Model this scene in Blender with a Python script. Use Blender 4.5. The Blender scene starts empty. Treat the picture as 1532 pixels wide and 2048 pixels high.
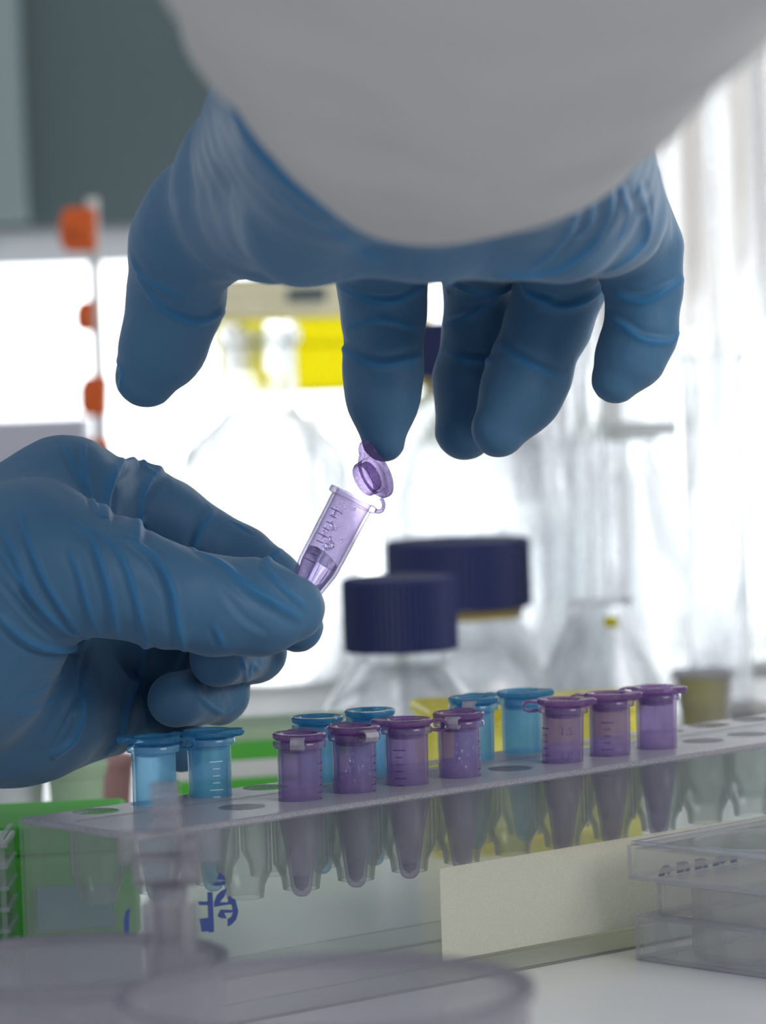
import bpy, math, random
import numpy as np
from mathutils import Vector, Matrix
from mathutils.bvhtree import BVHTree
from mathutils.kdtree import KDTree
import openvdb
random.seed(7); np.random.seed(7)
SC = bpy.context.scene
COL = SC.collection
S = 0.001                                   # everything below is written in millimetres

# ------------------------------------------------------------------ camera
FPX, PITCH, ROLL, CAMH = 7500.0, math.radians(3.24), math.radians(2.0), 169.0
cF = np.array([0, math.cos(PITCH), -math.sin(PITCH)])
_r0 = np.array([1.0, 0, 0]); _u0 = np.cross(_r0, cF)
cR = _r0*math.cos(ROLL) - _u0*math.sin(ROLL)
cU = _r0*math.sin(ROLL) + _u0*math.cos(ROLL)
cC = np.array([0, 0, CAMH])
def P(px, py, Z):                           # picture point at a distance in mm -> place in the room (mm)
    return cC + Z*(cF + cR*(px-766)/FPX + cU*(1024-py)/FPX)
def G(px, py, z=0.0):                       # picture point on the horizontal plane at height z
    d = cF + cR*(px-766)/FPX + cU*(1024-py)/FPX
    return cC + d*(z-CAMH)/d[2]
def proj(v):
    v = np.asarray(v)-cC; Z = v@cF
    return 766+FPX*(v@cR)/Z, 1024-FPX*(v@cU)/Z, Z

cd = bpy.data.cameras.new('camera'); cam = bpy.data.objects.new('camera', cd); COL.objects.link(cam)
cd.sensor_fit = 'HORIZONTAL'; cd.sensor_width = 36.0; cd.lens = 36.0*FPX/1532.0
cam.matrix_world = Matrix(((cR[0], cU[0], -cF[0], cC[0]*S), (cR[1], cU[1], -cF[1], cC[1]*S), (cR[2], cU[2], -cF[2], cC[2]*S), (0, 0, 0, 1)))
cd.clip_start = 0.01; cd.clip_end = 50
cd.dof.use_dof = True; cd.dof.focus_distance = 0.928; cd.dof.aperture_fstop = 22.0
SC.camera = cam

# ------------------------------------------------------------------ light and exposure
w = bpy.data.worlds.new('room_light'); SC.world = w; w.use_nodes = True
w.node_tree.nodes['Background'].inputs[0].default_value = (0.85, 0.92, 1.0, 1)
w.node_tree.nodes['Background'].inputs[1].default_value = 0.54
def area(name, loc, aim, sx, sy, power, color):
    l = bpy.data.lights.new(name, 'AREA'); l.shape = 'RECTANGLE'; l.size = sx; l.size_y = sy; l.energy = power; l.color = color
    o = bpy.data.objects.new(name, l); COL.objects.link(o); o.location = loc
    o.rotation_euler = (Vector(aim)-Vector(loc)).to_track_quat('-Z', 'Y').to_euler(); return o
area('right_fill_light', (1.5, -0.3, 1.1), (0.05, 0.9, 0.15), 1.1, 0.9, 20.0, (1.0, 0.97, 0.93))  # unseen area fill added at the right front to brighten the camera side
WINDOW_GLOW = 3.7
SC.view_settings.view_transform = 'Standard'; SC.view_settings.look = 'None'
SC.view_settings.gamma = 1; SC.view_settings.use_curve_mapping = False
SC.view_settings.exposure = 0.1
cy = SC.cycles
cy.max_bounces = 14; cy.transparent_max_bounces = 48; cy.transmission_bounces = 12; cy.glossy_bounces = 5; cy.diffuse_bounces = 4
cy.caustics_reflective = False; cy.caustics_refractive = True; cy.sample_clamp_indirect = 6; cy.use_denoising = True

# ------------------------------------------------------------------ materials
def mat(name):
    m = bpy.data.materials.new(name); m.use_nodes = True
    nt = m.node_tree; nt.nodes.clear()
    out = nt.nodes.new('ShaderNodeOutputMaterial')
    return m, nt, out
def N(nt, t, **kw):
    n = nt.nodes.new(t)
    for k, v in kw.items():
        if isinstance(k, str) and hasattr(n, k) and not k.startswith('i_'): setattr(n, k, v)
    return n
def noise_mul(nt, color, scale, amt):
    """colour x (1 +- amt) by noise in object space"""
    tc = nt.nodes.new('ShaderNodeTexCoord'); nz = nt.nodes.new('ShaderNodeTexNoise')
    nz.inputs['Scale'].default_value = scale; nz.inputs['Detail'].default_value = 4
    nt.links.new(tc.outputs['Object'], nz.inputs['Vector'])
    mx = nt.nodes.new('ShaderNodeMix'); mx.data_type = 'RGBA'
    mx.inputs[6].default_value = (*[c*(1-amt) for c in color], 1); mx.inputs[7].default_value = (*[min(1, c*(1+amt)) for c in color], 1)
    nt.links.new(nz.outputs['Fac'], mx.inputs[0])
    return mx.outputs[2], nz
def bump(nt, nz, strength, dist):
    b = nt.nodes.new('ShaderNodeBump'); b.inputs['Strength'].default_value = strength; b.inputs['Distance'].default_value = dist
    nt.links.new(nz.outputs['Fac'], b.inputs['Height']); return b.outputs['Normal']
def solid(name, color, rough=0.5, metal=0.0, nscale=300, namt=0.08, trans=0.0, bmp=0.0, spec=0.5):
    m, nt, out = mat(name)
    c, nz = noise_mul(nt, color, nscale, namt)
    p = nt.nodes.new('ShaderNodeBsdfPrincipled'); nt.links.new(c, p.inputs['Base Color'])
    p.inputs['Roughness'].default_value = rough; p.inputs['Metallic'].default_value = metal
    p.inputs['Specular IOR Level'].default_value = spec
    if bmp: nt.links.new(bump(nt, nz, bmp, 0.0005), p.inputs['Normal'])
    s = p.outputs[0]
    if trans:
        t = nt.nodes.new('ShaderNodeBsdfTranslucent'); nt.links.new(c, t.inputs[0])
        mx = nt.nodes.new('ShaderNodeMixShader'); mx.inputs[0].default_value = trans
        nt.links.new(s, mx.inputs[1]); nt.links.new(t.outputs[0], mx.inputs[2]); s = mx.outputs[0]
    nt.links.new(s, out.inputs[0]); return m
def thin_plastic(name, tint, haze, hazecol, rough=0.12, gloss=0.5, nscale=400, bmp=0.0, hamt=0.25, ior=1.45, edge=0.35, dark=0.5):
    """clear or coloured moulded plastic wall: lets light through, a milky share scatters it, fresnel sheen"""
    m, nt, out = mat(name)
    tr = nt.nodes.new('ShaderNodeBsdfTransparent')
    lw = nt.nodes.new('ShaderNodeLayerWeight'); lw.inputs[0].default_value = 0.5      # seen aslant, light crosses more of the wall
    pw = nt.nodes.new('ShaderNodeMath'); pw.operation = 'POWER'; pw.inputs[1].default_value = 3.0; nt.links.new(lw.outputs['Facing'], pw.inputs[0])
    tm = nt.nodes.new('ShaderNodeMix'); tm.data_type = 'RGBA'; tm.inputs[6].default_value = (*tint, 1); tm.inputs[7].default_value = (*[t*t*(1-dark) for t in tint], 1)
    nt.links.new(pw.outputs[0], tm.inputs[0]); nt.links.new(tm.outputs[2], tr.inputs[0])
    c, nz = noise_mul(nt, hazecol, nscale, 0.06)
    df = nt.nodes.new('ShaderNodeBsdfDiffuse'); tl = nt.nodes.new('ShaderNodeBsdfTranslucent')
    nt.links.new(c, df.inputs[0]); nt.links.new(c, tl.inputs[0])
    m1 = nt.nodes.new('ShaderNodeMixShader'); m1.inputs[0].default_value = 0.55
    nt.links.new(df.outputs[0], m1.inputs[1]); nt.links.new(tl.outputs[0], m1.inputs[2])
    mr = nt.nodes.new('ShaderNodeMapRange'); mr.inputs[1].default_value = 0.3; mr.inputs[2].default_value = 0.7
    mr.inputs[3].default_value = haze*(1-hamt); mr.inputs[4].default_value = min(1, haze*(1+hamt))
    nt.links.new(nz.outputs['Fac'], mr.inputs[0])
    eh = nt.nodes.new('ShaderNodeMath'); eh.operation = 'MULTIPLY_ADD'; eh.inputs[1].default_value = edge; eh.use_clamp = True
    nt.links.new(pw.outputs[0], eh.inputs[0]); nt.links.new(mr.outputs[0], eh.inputs[2])
    m2 = nt.nodes.new('ShaderNodeMixShader'); nt.links.new(eh.outputs[0], m2.inputs[0])
    nt.links.new(tr.outputs[0], m2.inputs[1]); nt.links.new(m1.outputs[0], m2.inputs[2])
    gl = nt.nodes.new('ShaderNodeBsdfGlossy'); gl.inputs['Roughness'].default_value = rough
    fr = nt.nodes.new('ShaderNodeFresnel'); ge = nt.nodes.new('ShaderNodeNewGeometry')
    mi = nt.nodes.new('ShaderNodeMapRange'); mi.inputs[3].default_value = ior; mi.inputs[4].default_value = 1/ior   # a thin wall reflects alike from both sides
    nt.links.new(ge.outputs['Backfacing'], mi.inputs[0]); nt.links.new(mi.outputs[0], fr.inputs[0])
    mu = nt.nodes.new('ShaderNodeMath'); mu.operation = 'MULTIPLY'; mu.inputs[1].default_value = gloss
    nt.links.new(fr.outputs[0], mu.inputs[0])
    if bmp:
        b = bump(nt, nz, bmp, 0.0004); nt.links.new(b, gl.inputs['Normal']); nt.links.new(b, fr.inputs['Normal'])
    m3 = nt.nodes.new('ShaderNodeMixShader'); nt.links.new(mu.outputs[0], m3.inputs[0])
    nt.links.new(m2.outputs[0], m3.inputs[1]); nt.links.new(gl.outputs[0], m3.inputs[2])
    nt.links.new(m3.outputs[0], out.inputs[0]); return m
def glass(name, color=(1, 1, 1), rough=0.0, ior=1.47):
    m, nt, out = mat(name)
    g = nt.nodes.new('ShaderNodeBsdfGlass'); g.inputs['IOR'].default_value = ior; g.inputs['Roughness'].default_value = rough
    c, nz = noise_mul(nt, color, 60, 0.01); nt.links.new(c, g.inputs[0])
    tr = nt.nodes.new('ShaderNodeBsdfTransparent'); tr.inputs[0].default_value = (*color, 1)
    mx = nt.nodes.new('ShaderNodeMixShader'); mx.inputs[0].default_value = 0.3
    nt.links.new(g.outputs[0], mx.inputs[1]); nt.links.new(tr.outputs[0], mx.inputs[2])
    nt.links.new(mx.outputs[0], out.inputs[0]); return m
def glow(name, color, strength):
    m, nt, out = mat(name)
    e = nt.nodes.new('ShaderNodeEmission'); e.inputs[1].default_value = strength
    c, nz = noise_mul(nt, color, 3, 0.03); nt.links.new(c, e.inputs[0])
    nt.links.new(e.outputs[0], out.inputs[0]); return m
def glove_mat():
    m, nt, out = mat('blue_nitrile')
    tc = nt.nodes.new('ShaderNodeTexCoord')
    n1 = nt.nodes.new('ShaderNodeTexNoise'); n1.inputs['Scale'].default_value = 55; n1.inputs['Detail'].default_value = 6; n1.inputs['Distortion'].default_value = 1.2
    n2 = nt.nodes.new('ShaderNodeTexNoise'); n2.inputs['Scale'].default_value = 2600; n2.inputs['Detail'].default_value = 2
    for n in (n1, n2): nt.links.new(tc.outputs['Object'], n.inputs['Vector'])
    cr = nt.nodes.new('ShaderNodeMix'); cr.data_type = 'RGBA'
    cr.inputs[6].default_value = (0.042, 0.135, 0.255, 1); cr.inputs[7].default_value = (0.065, 0.165, 0.28, 1)
    nt.links.new(n1.outputs['Fac'], cr.inputs[0])
    fa = nt.nodes.new('ShaderNodeAttribute'); fa.attribute_name = 'fold'      # light passing through folds, put into the base colour as a brighter blue
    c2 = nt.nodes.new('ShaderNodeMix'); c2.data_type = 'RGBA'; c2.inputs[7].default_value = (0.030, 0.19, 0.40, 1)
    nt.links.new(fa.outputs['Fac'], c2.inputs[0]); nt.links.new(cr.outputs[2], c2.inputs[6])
    b1 = nt.nodes.new('ShaderNodeBump'); b1.inputs['Strength'].default_value = 0.35; b1.inputs['Distance'].default_value = 0.0018
    nt.links.new(n1.outputs['Fac'], b1.inputs['Height'])
    b2 = nt.nodes.new('ShaderNodeBump'); b2.inputs['Strength'].default_value = 0.25; b2.inputs['Distance'].default_value = 0.00012
    nt.links.new(n2.outputs['Fac'], b2.inputs['Height']); nt.links.new(b1.outputs[0], b2.inputs['Normal'])
    p = nt.nodes.new('ShaderNodeBsdfPrincipled'); nt.links.new(c2.outputs[2], p.inputs['Base Color'])
    p.inputs['Roughness'].default_value = 0.55; p.inputs['Specular IOR Level'].default_value = 0.35
    p.inputs['Sheen Weight'].default_value = 0.15
    nt.links.new(b2.outputs[0], p.inputs['Normal'])
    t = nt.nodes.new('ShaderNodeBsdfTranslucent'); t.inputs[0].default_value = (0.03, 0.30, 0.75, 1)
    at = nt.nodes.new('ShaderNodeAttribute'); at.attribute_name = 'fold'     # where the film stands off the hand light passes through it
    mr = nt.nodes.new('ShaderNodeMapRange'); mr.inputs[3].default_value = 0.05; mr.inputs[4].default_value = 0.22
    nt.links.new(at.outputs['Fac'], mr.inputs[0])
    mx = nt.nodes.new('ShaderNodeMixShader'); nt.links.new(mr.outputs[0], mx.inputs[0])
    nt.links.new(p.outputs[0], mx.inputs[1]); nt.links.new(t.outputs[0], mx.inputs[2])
    nt.links.new(mx.outputs[0], out.inputs[0]); return m
M = dict(
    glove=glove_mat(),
    coat=solid('white_coat_cotton', (0.54, 0.53, 0.525), 0.9, nscale=900, namt=0.05, bmp=0.3, spec=0.1, trans=0.12),
    skin=solid('skin', (0.6, 0.38, 0.3), 0.6),
    purple=thin_plastic('purple_tube_plastic', (0.86, 0.81, 0.92), 0.24, (0.54, 0.42, 0.72), 0.12, 1.0, nscale=150, hamt=.1),
    purple_cap=thin_plastic('purple_cap_plastic', (0.74, 0.60, 0.82), 0.42, (0.36, 0.18, 0.46), 0.2, 0.8),
    blue=thin_plastic('blue_tube_plastic', (0.80, 0.93, 0.99), 0.34, (0.34, 0.74, 1.0), 0.12, 1.0, nscale=150, hamt=.1),
    blue_cap=thin_plastic('blue_cap_plastic', (0.50, 0.78, 0.92), 0.45, (0.08, 0.36, 0.62), 0.2, 0.8),
    pale=thin_plastic('pale_hinge_plastic', (0.8, 0.8, 0.85), 0.7, (0.6, 0.57, 0.65), 0.2, 0.6),
    held=thin_plastic('lilac_held_plastic', (0.89, 0.85, 0.95), 0.12, (0.50, 0.38, 0.68), 0.08, 0.9, nscale=900, bmp=0.25),
    held_cap=thin_plastic('lilac_lid_plastic', (0.72, 0.64, 0.83), 0.34, (0.34, 0.22, 0.52), 0.1, 0.9, nscale=1500, bmp=0.3),
    mark=solid('moulded_mark', (0.12, 0.08, 0.25), 0.5),
    bluemark=solid('moulded_mark_blue', (0.5, 0.75, 0.85), 0.5),
    water=glass('clear_liquid', (0.96, 0.97, 1.0), 0.0, 1.25),
    rack=thin_plastic('rack_clear_plastic', (0.975, 0.985, 0.98), 0.075, (0.62, 0.63, 0.63), 0.10, 0.8, nscale=60),
    racktop=thin_plastic('rack_top_plastic', (0.60, 0.62, 0.64), 0.62, (0.66, 0.64, 0.70), 0.22, 0.7, nscale=2500, bmp=0.25),
    socket=thin_plastic('socket_plastic', (0.95, 0.97, 0.96), 0.09, (0.55, 0.58, 0.57), 0.12, 0.9, nscale=60, dark=0.7),
    frost=thin_plastic('frosted_writing_area', (0.95, 0.95, 0.93), 0.60, (0.94, 0.92, 0.82), 0.5, 0.2, nscale=3500, hamt=0.12),
    ink=solid('blue_print', (0.02, 0.045, 0.19), 0.5),
    crystal=thin_plastic('polystyrene', (0.985, 0.985, 0.985), 0.12, (0.96, 0.96, 0.97), 0.05, 1.0, nscale=40, ior=1.55, edge=0.12, dark=0.1),
    crystal_edge=thin_plastic('polystyrene_edge', (0.93, 0.94, 0.96), 0.25, (0.88, 0.89, 0.95), 0.1, 1.0, nscale=40, ior=1.55, dark=.2),
    smoke=thin_plastic('clear_styrene', (0.90, 0.90, 0.92), 0.30, (0.55, 0.53, 0.57), 0.12, 0.9, nscale=50),
    bench=solid('bench_laminate', (0.78, 0.78, 0.79), 0.2, nscale=25, namt=0.04, spec=0.35),
    wall=solid('grey_wall_paint', (0.13, 0.17, 0.175), 0.9, nscale=2, namt=0.18, spec=0.1),
    wall_light=solid('pale_grey_panel', (0.30, 0.37, 0.37), 0.9, nscale=2, spec=0.1),
    wall_lilac=solid('lilac_sill_paint', (0.50, 0.49, 0.56), 0.8, nscale=4),
    frame=solid('white_frame', (0.75, 0.76, 0.78), 0.5),
    blind=solid('blind_fabric', (0.74, 0.71, 0.69), 0.9, nscale=8, namt=0.05, trans=0.7, spec=0.05),
    floor=solid('vinyl_floor', (0.4, 0.42, 0.42), 0.5, nscale=8),
    glass=glass('lab_glass', (0.965, 0.97, 0.975)), navy=solid('navy_cap', (0.004, 0.012, 0.085), 0.5, nscale=200),
    ringy=solid('amber_pour_ring', (0.6, 0.45, 0.12), 0.4, trans=0.4),
    orange=solid('orange_plastic', (0.75, 0.14, 0.02), 0.5, trans=0.2),
    steel=solid('steel', (0.6, 0.62, 0.64), 0.3, 0.9),
    yellow=thin_plastic('yellow_plastic', (0.78, 0.72, 0.06), 0.45, (0.80, 0.74, 0.02), 0.3, 0.3),
    yellowfilm=thin_plastic('yellow_clear_plastic', (1.0, 0.97, 0.55), 0.35, (0.90, 0.82, 0.20), 0.2, 0.4),
    beige=thin_plastic('beige_lid', (0.72, 0.69, 0.58), 0.6, (0.60, 0.57, 0.45), 0.4, 0.3),
    green=solid('green_plastic', (0.12, 0.62, 0.08), 0.5, trans=0.45, nscale=30, namt=0.2),
    palegreen=solid('pale_green_plastic', (0.45, 0.60, 0.42), 0.6, trans=0.4),
    teal=solid('teal_plastic', (0.05, 0.22, 0.25), 0.5),
    pink=solid('pink_plastic', (0.75, 0.45, 0.45), 0.5, trans=0.5),
    white=solid('white_plastic', (0.78, 0.80, 0.80), 0.5, trans=0.35),
    yliquid=thin_plastic('yellow_liquid', (0.95, 0.90, 0.30), 0.30, (0.70, 0.66, 0.08), 0.1, 0.5),
    pane=glow('window_daylight', (0.93, 0.975, 1.0), WINDOW_GLOW),
)

# ------------------------------------------------------------------ building helpers
class MB:
    def __init__(s): s.v = []; s.f = []; s.mi = []
    def add(s, v, f, mi=0):
        o = len(s.v); s.v += [tuple(map(float, p)) for p in v]; s.f += [tuple(o+i for i in q) for q in f]; s.mi += [mi]*len(f); return s
    def box(s, lo, hi, R=None, mi=0):
        x0, y0, z0 = lo; x1, y1, z1 = hi
        v = [(x0, y0, z0), (x1, y0, z0), (x1, y1, z0), (x0, y1, z0), (x0, y0, z1), (x1, y0, z1), (x1, y1, z1), (x0, y1, z1)]
        if R is not None: v = [tuple(R @ np.array(p)) for p in v]
        return s.add(v, [(0, 3, 2, 1), (4, 5, 6, 7), (0, 1, 5, 4), (1, 2, 6, 5), (2, 3, 7, 6), (3, 0, 4, 7)], mi)
    def lathe(s, prof, n=40, c=(0, 0, 0), squash=1.0, mi=0, closed=False):
        """prof: list of (r, z); r==0 points become poles"""
        base = len(s.v); rows = []
        v = []; f = []
        for r, z in prof:
            if r < 1e-6: rows.append([len(v)]); v.append((c[0], c[1], c[2]+z))
            else:
                rows.append(list(range(len(v), len(v)+n)))
                v += [(c[0]+r*math.cos(2*math.pi*i/n), c[1]+r*squash*math.sin(2*math.pi*i/n), c[2]+z) for i in range(n)]
        pairs = list(zip(rows, rows[1:])) + ([(rows[-1], rows[0])] if closed else [])
        for a, b in pairs:
            for i in range(n):
                j = (i+1) % n
                if len(a) == 1 and len(b) == 1: continue
                if len(a) == 1: f.append((a[0], b[j], b[i]))
                elif len(b) == 1: f.append((a[i], a[j], b[0]))
                else: f.append((a[i], a[j], b[j], b[i]))
        return s.add(v, f, mi)
    def tube(s, pts, r, n=10, mi=0):
        pts = [np.array(p, float) for p in pts]; v = []; f = []
        rr = r if hasattr(r, '__len__') else [r]*len(pts)
        up = np.array([0.13, 0.3, 0.95])
        for i, p in enumerate(pts):
            t = pts[min(i+1, len(pts)-1)]-pts[max(i-1, 0)]; t /= np.linalg.norm(t)
            a = np.cross(t, up); a /= np.linalg.norm(a); b = np.cross(t, a)
            v += [p+rr[i]*(a*math.cos(2*math.pi*k/n)+b*math.sin(2*math.pi*k/n)) for k in range(n)]
        for i in range(len(pts)-1):
            for k in range(n):
                f.append((i*n+k, i*n+(k+1) % n, (i+1)*n+(k+1) % n, (i+1)*n+k))
        f.append(tuple(range(n))[::-1]); f.append(tuple((len(pts)-1)*n+k for k in range(n)))
        return s.add(v, f, mi)
    def prism(s, outline, z0, z1, mi=0):
        n = len(outline); v = [(x, y, z0) for x, y in outline]+[(x, y, z1) for x, y in outline]
        f = [tuple(range(n))[::-1], tuple(range(n, 2*n))]+[(i, (i+1) % n, n+(i+1) % n, n+i) for i in range(n)]
        return s.add(v, f, mi)
    def xf(s, R, t=(0, 0, 0)):
        s.v = [tuple(R @ np.array(p) + np.array(t)) for p in s.v]; return s
    def build(s, name, m, parent=None, smooth=True, angle=35, bevel=0):
        me = bpy.data.meshes.new(name); me.from_pydata([(a*S, b*S, c*S) for a, b, c in s.v], [], s.f)
        ms = m if isinstance(m, (list, tuple)) else [m]
        for q in ms: me.materials.append(q)
        if len(ms) > 1: me.polygons.foreach_set('material_index', s.mi)
        me.validate()
        if smooth:
            me.polygons.foreach_set('use_smooth', [True]*len(me.polygons))
            me.set_sharp_from_angle(angle=math.radians(angle))
        o = bpy.data.objects.new(name, me); COL.objects.link(o)
        if bevel:
            b = o.modifiers.new('edge', 'BEVEL'); b.width = bevel*S; b.segments = 2; b.limit_method = 'ANGLE'
        if parent is not None: o.parent = parent
        return o
def rotz(a): c, s = math.cos(a), math.sin(a); return np.array([[c, -s, 0], [s, c, 0], [0, 0, 1.0]])
def tag(o, label=None, cat=None, group=None, kind=None):
    for k, v in (('label', label), ('category', cat), ('group', group), ('kind', kind)):
        if v: o[k] = v
    return o
def thing(name, loc, label, cat, group=None, rz=0.0):
    o = bpy.data.objects.new(name, None); COL.objects.link(o); o.empty_display_size = 0.01
    o.location = [c*S for c in loc]; o.rotation_euler = (0, 0, rz)
    return tag(o, label, cat, group)
def struct(o): o['kind'] = 'structure'; return o

# ------------------------------------------------------------------ the setting
WY = 2600.0
mb = MB()
wl = P(-900, 0, WY)[0]; wx1 = 1500.0
zt_left = P(150, 455, WY)[2]; x_mid = P(1150, 400, WY)[0]; zt_right = 900.0; z_sill = P(150, 1330, WY)[2]; x_l = -1300.0
x_step = P(222, 900, WY)[0]
mb.box((x_l-300, WY, -900), (wx1+300, WY+120, z_sill))                       # below the sill
mb.box((x_l-300, WY, zt_right), (wx1+300, WY+120, 1900))                     # above everything
mb.box((x_l-300, WY, zt_left), (x_mid, WY+120, zt_right))                    # the dark wall above the low window
mb.box((x_l-300, WY, z_sill), (x_l, WY+120, zt_left)); mb.box((wx1, WY, z_sill), (wx1+300, WY+120, zt_right))
struct(mb.build('wall_back', M['wall'], smooth=False))
def window(n, x0, x1, z0, z1):
    fr = MB(); t = 26
    for lo, hi in (((x0, z0), (x1, z0+t)), ((x0, z1-t), (x1, z1)), ((x0, z0+t), (x0+t, z1-t)), ((x1-t, z0+t), (x1, z1-t))):
        fr.box((lo[0], WY+15, lo[1]), (hi[0], WY+75, hi[1]))
    e = bpy.data.objects.new('window_%d' % n, None); COL.objects.link(e); e['kind'] = 'structure'
    fr.build('window_frame', M['frame'], e, smooth=False)
    MB().box((x0+t-2, WY+40, z0+t-2), (x1-t+2, WY+48, z1-t+2)).build('window_pane', M['pane'], e, smooth=False)
window(1, x_l, x_mid-20, z_sill, zt_left)
window(2, x_mid+10, wx1, z_sill, zt_right)
struct(MB().box((x_mid-20, WY, z_sill), (x_mid+10, WY+70, zt_left)).build('trim_1', M['frame'], smooth=False))
# lower left: a lilac-grey panel in front of the window, seen left of the clamps
xx = P(190, 900, WY)[0]
struct(MB().box((x_l, WY-60, z_sill-100), (xx, WY-4, P(100, 832, WY)[2])).build('trim_2', M['wall_lilac'], smooth=False))
struct(MB().box((x_l, WY-30, zt_left+4), (P(52, 200, WY)[0], WY-2, zt_right)).build('trim_3', M['wall_light'], smooth=False))  # paler grey panel over the upper left part of the wall
struct(MB().box((-1800, -600, -935), (2000, WY+120, -900)).build('floor', M['floor'], smooth=False))
# vertical blind in front of the tall window
bl = thing('vertical_blind', (0, WY-90, 0), 'pale vertical blind hanging at the right behind the tall glass cylinders', 'blind')
MB().box((x_mid-40, -18, 640), (900, 18, 670)).build('head_rail', M['frame'], bl, smooth=False)
x = x_mid-20; k = 0
zb = P(1400, 730, WY-90)[2]
while x < 880:
    R = rotz(math.radians(18+6*math.sin(k*1.9)))
    q = MB(); pr = []
    for i in range(9):
        u = -34+i*8.5; pr.append((u, 3.5*math.cos(u/34*1.57)))
    out = pr+[(a, b-1.2) for a, b in reversed(pr)]
    q.prism(out, zb, 640); q.xf(R, (x, 0, 0)); q.build('slat', M['blind'], bl)
    x += 61; k += 1

# lab bench
bt = thing('lab_bench', (0, 0, 0), 'pale grey laminate lab bench under the tube rack and plates', 'bench')
MB().box((-900, 100, -30), (1100, 1950, 0)).build('bench_top', M['bench'], bt, smooth=False, bevel=3)
for x0, x1 in ((-880, -330), (-320, 330), (340, 1080)):
    MB().box((x0, 160, -860), (x1, 1900, -30)).build('cabinet', M['frame'], bt, smooth=False)
MB().box((-860, 200, -900), (1060, 1880, -860)).build('plinth', M['wall'], bt, smooth=False)

# ------------------------------------------------------------------ the microtube rack
TH = math.radians(39.96); PIT = 17.4; HT = 48.0
RO = G(484, 1614, HT); RO = np.array([RO[0], RO[1], 0.0])       # first hole of the near row; x along the rack, y across it
rk = thing('microtube_rack', RO, 'clear plastic microtube rack with two rows of holes holding purple and blue tubes', 'rack', rz=TH)
XL, XR, YF, YR = -44.0, 12.5*PIT+40, -17.0, 31.0
rowA = [k*PIT for k in range(0, 13)]; rowB = [-26.1+k*PIT for k in range(0, 15)]; YB = 25.0-1.0
rowB = [b for b in rowB if b < XR-12]
def plate_strip(mb, xs, yc, y0, y1, x0, x1, z, up, rh, n=32):
    bnd = [x0]+[(a+b)/2 for a, b in zip(xs, xs[1:])]+[x1]
    lo_x = max(x0, xs[0]-PIT/2); hi_x = min(x1, xs[-1]+PIT/2)
    bnd[0] = lo_x; bnd[-1] = hi_x
    for i, xc in enumerate(xs):
        a, b = bnd[i], bnd[i+1]; inner = []; outer = []
        for k in range(n):
            t = 2*math.pi*(k+0.5)/n; cx, sy = math.cos(t), math.sin(t)
            inner.append((xc+rh*cx, yc+rh*sy, z))
            tx = ((b-xc)/cx if cx > 0 else (a-xc)/cx); ty = ((y1-yc)/sy if sy > 0 else (y0-yc)/sy); q = min(tx, ty)
            outer.append((xc+q*cx, yc+q*sy, z))
        # corners
        v = inner+outer; f = []
        for k in range(n):
            j = (k+1) % n
            p, q = outer[k], outer[j]
            same = abs(p[0]-q[0]) < 1e-6 or abs(p[1]-q[1]) < 1e-6
            if same: f.append((k, n+k, n+j, j))
            else:
                cxn = a if (p[0] < xc) else b; cyn = y0 if (p[1] < yc) else y1
                v.append((cxn, cyn, z)); f.append((k, n+k, len(v)-1, n+j, j))
        if not up: f = [q[::-1] for q in f]
        mb.add(v, f)
    for a, b in ((x0, lo_x), (hi_x, x1)):
        if b-a > 0.1: mb.add([(a, y0, z), (b, y0, z), (b, y1, z), (a, y1, z)], [(0, 1, 2, 3) if up else (3, 2, 1, 0)])
top = MB()
YM = 12.6; RH = 5.75
for z, up in ((HT, True), (HT-1.8, False)):
    plate_strip(top, rowA, 0, YF+1.2, YM, XL+1.2, XR-1.2, z, up, RH)
    plate_strip(top, rowB, YB, YM, YR-1.2, XL+1.2, XR-1.2, z, up, RH)
top.build('top_panel', M['racktop'], rk)
# rounded border of the top
bd = MB(); seg = 5
def ring(off, z): return [(XL+off, YF+off, z), (XR-off, YF+off, z), (XR-off, YR-off, z), (XL+off, YR-off, z)]
rows = [ring(1.2*(1-math.sin(a)) , HT-1.2*(1-math.cos(a))) for a in [i*math.pi/2/seg for i in range(seg+1)]]
v = [p for r in rows for p in r]
f = [(i*4+k, (i+1)*4+k, (i+1)*4+(k+1) % 4, i*4+(k+1) % 4) for i in range(len(rows)-1) for k in range(4)]
bd.add(v, f).build('rounded_edge', M['racktop'], rk)
tk = 1.8
def panel(name, lo, hi, m=M['rack'], bev=0.3): return MB().box(lo, hi).build(name, m, rk, smooth=False, bevel=bev)
panel('front_panel', (XL, YF, 0), (XR, YF+tk, HT-1.2)); panel('rear_panel', (XL, YR-tk, 0), (XR, YR, HT-1.2))
panel('end_panel', (XL, YF+tk, 0), (XL+tk, YR-tk, HT-1.2)); panel('end_panel', (XR-tk, YF+tk, 0), (XR, YR-tk, HT-1.2))
panel('foot_strip', (XL-1.5, YF-1.8, 0), (XR+1.5, YF, 5.0)); panel('foot_strip', (XL-1.5, YR, 0), (XR+1.5, YR+1.8, 5.0))
panel('seam_ridge', (XL+4, YM-0.35, HT), (XR-4, YM+0.35, HT+0.35), M['rack'], 0)
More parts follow.
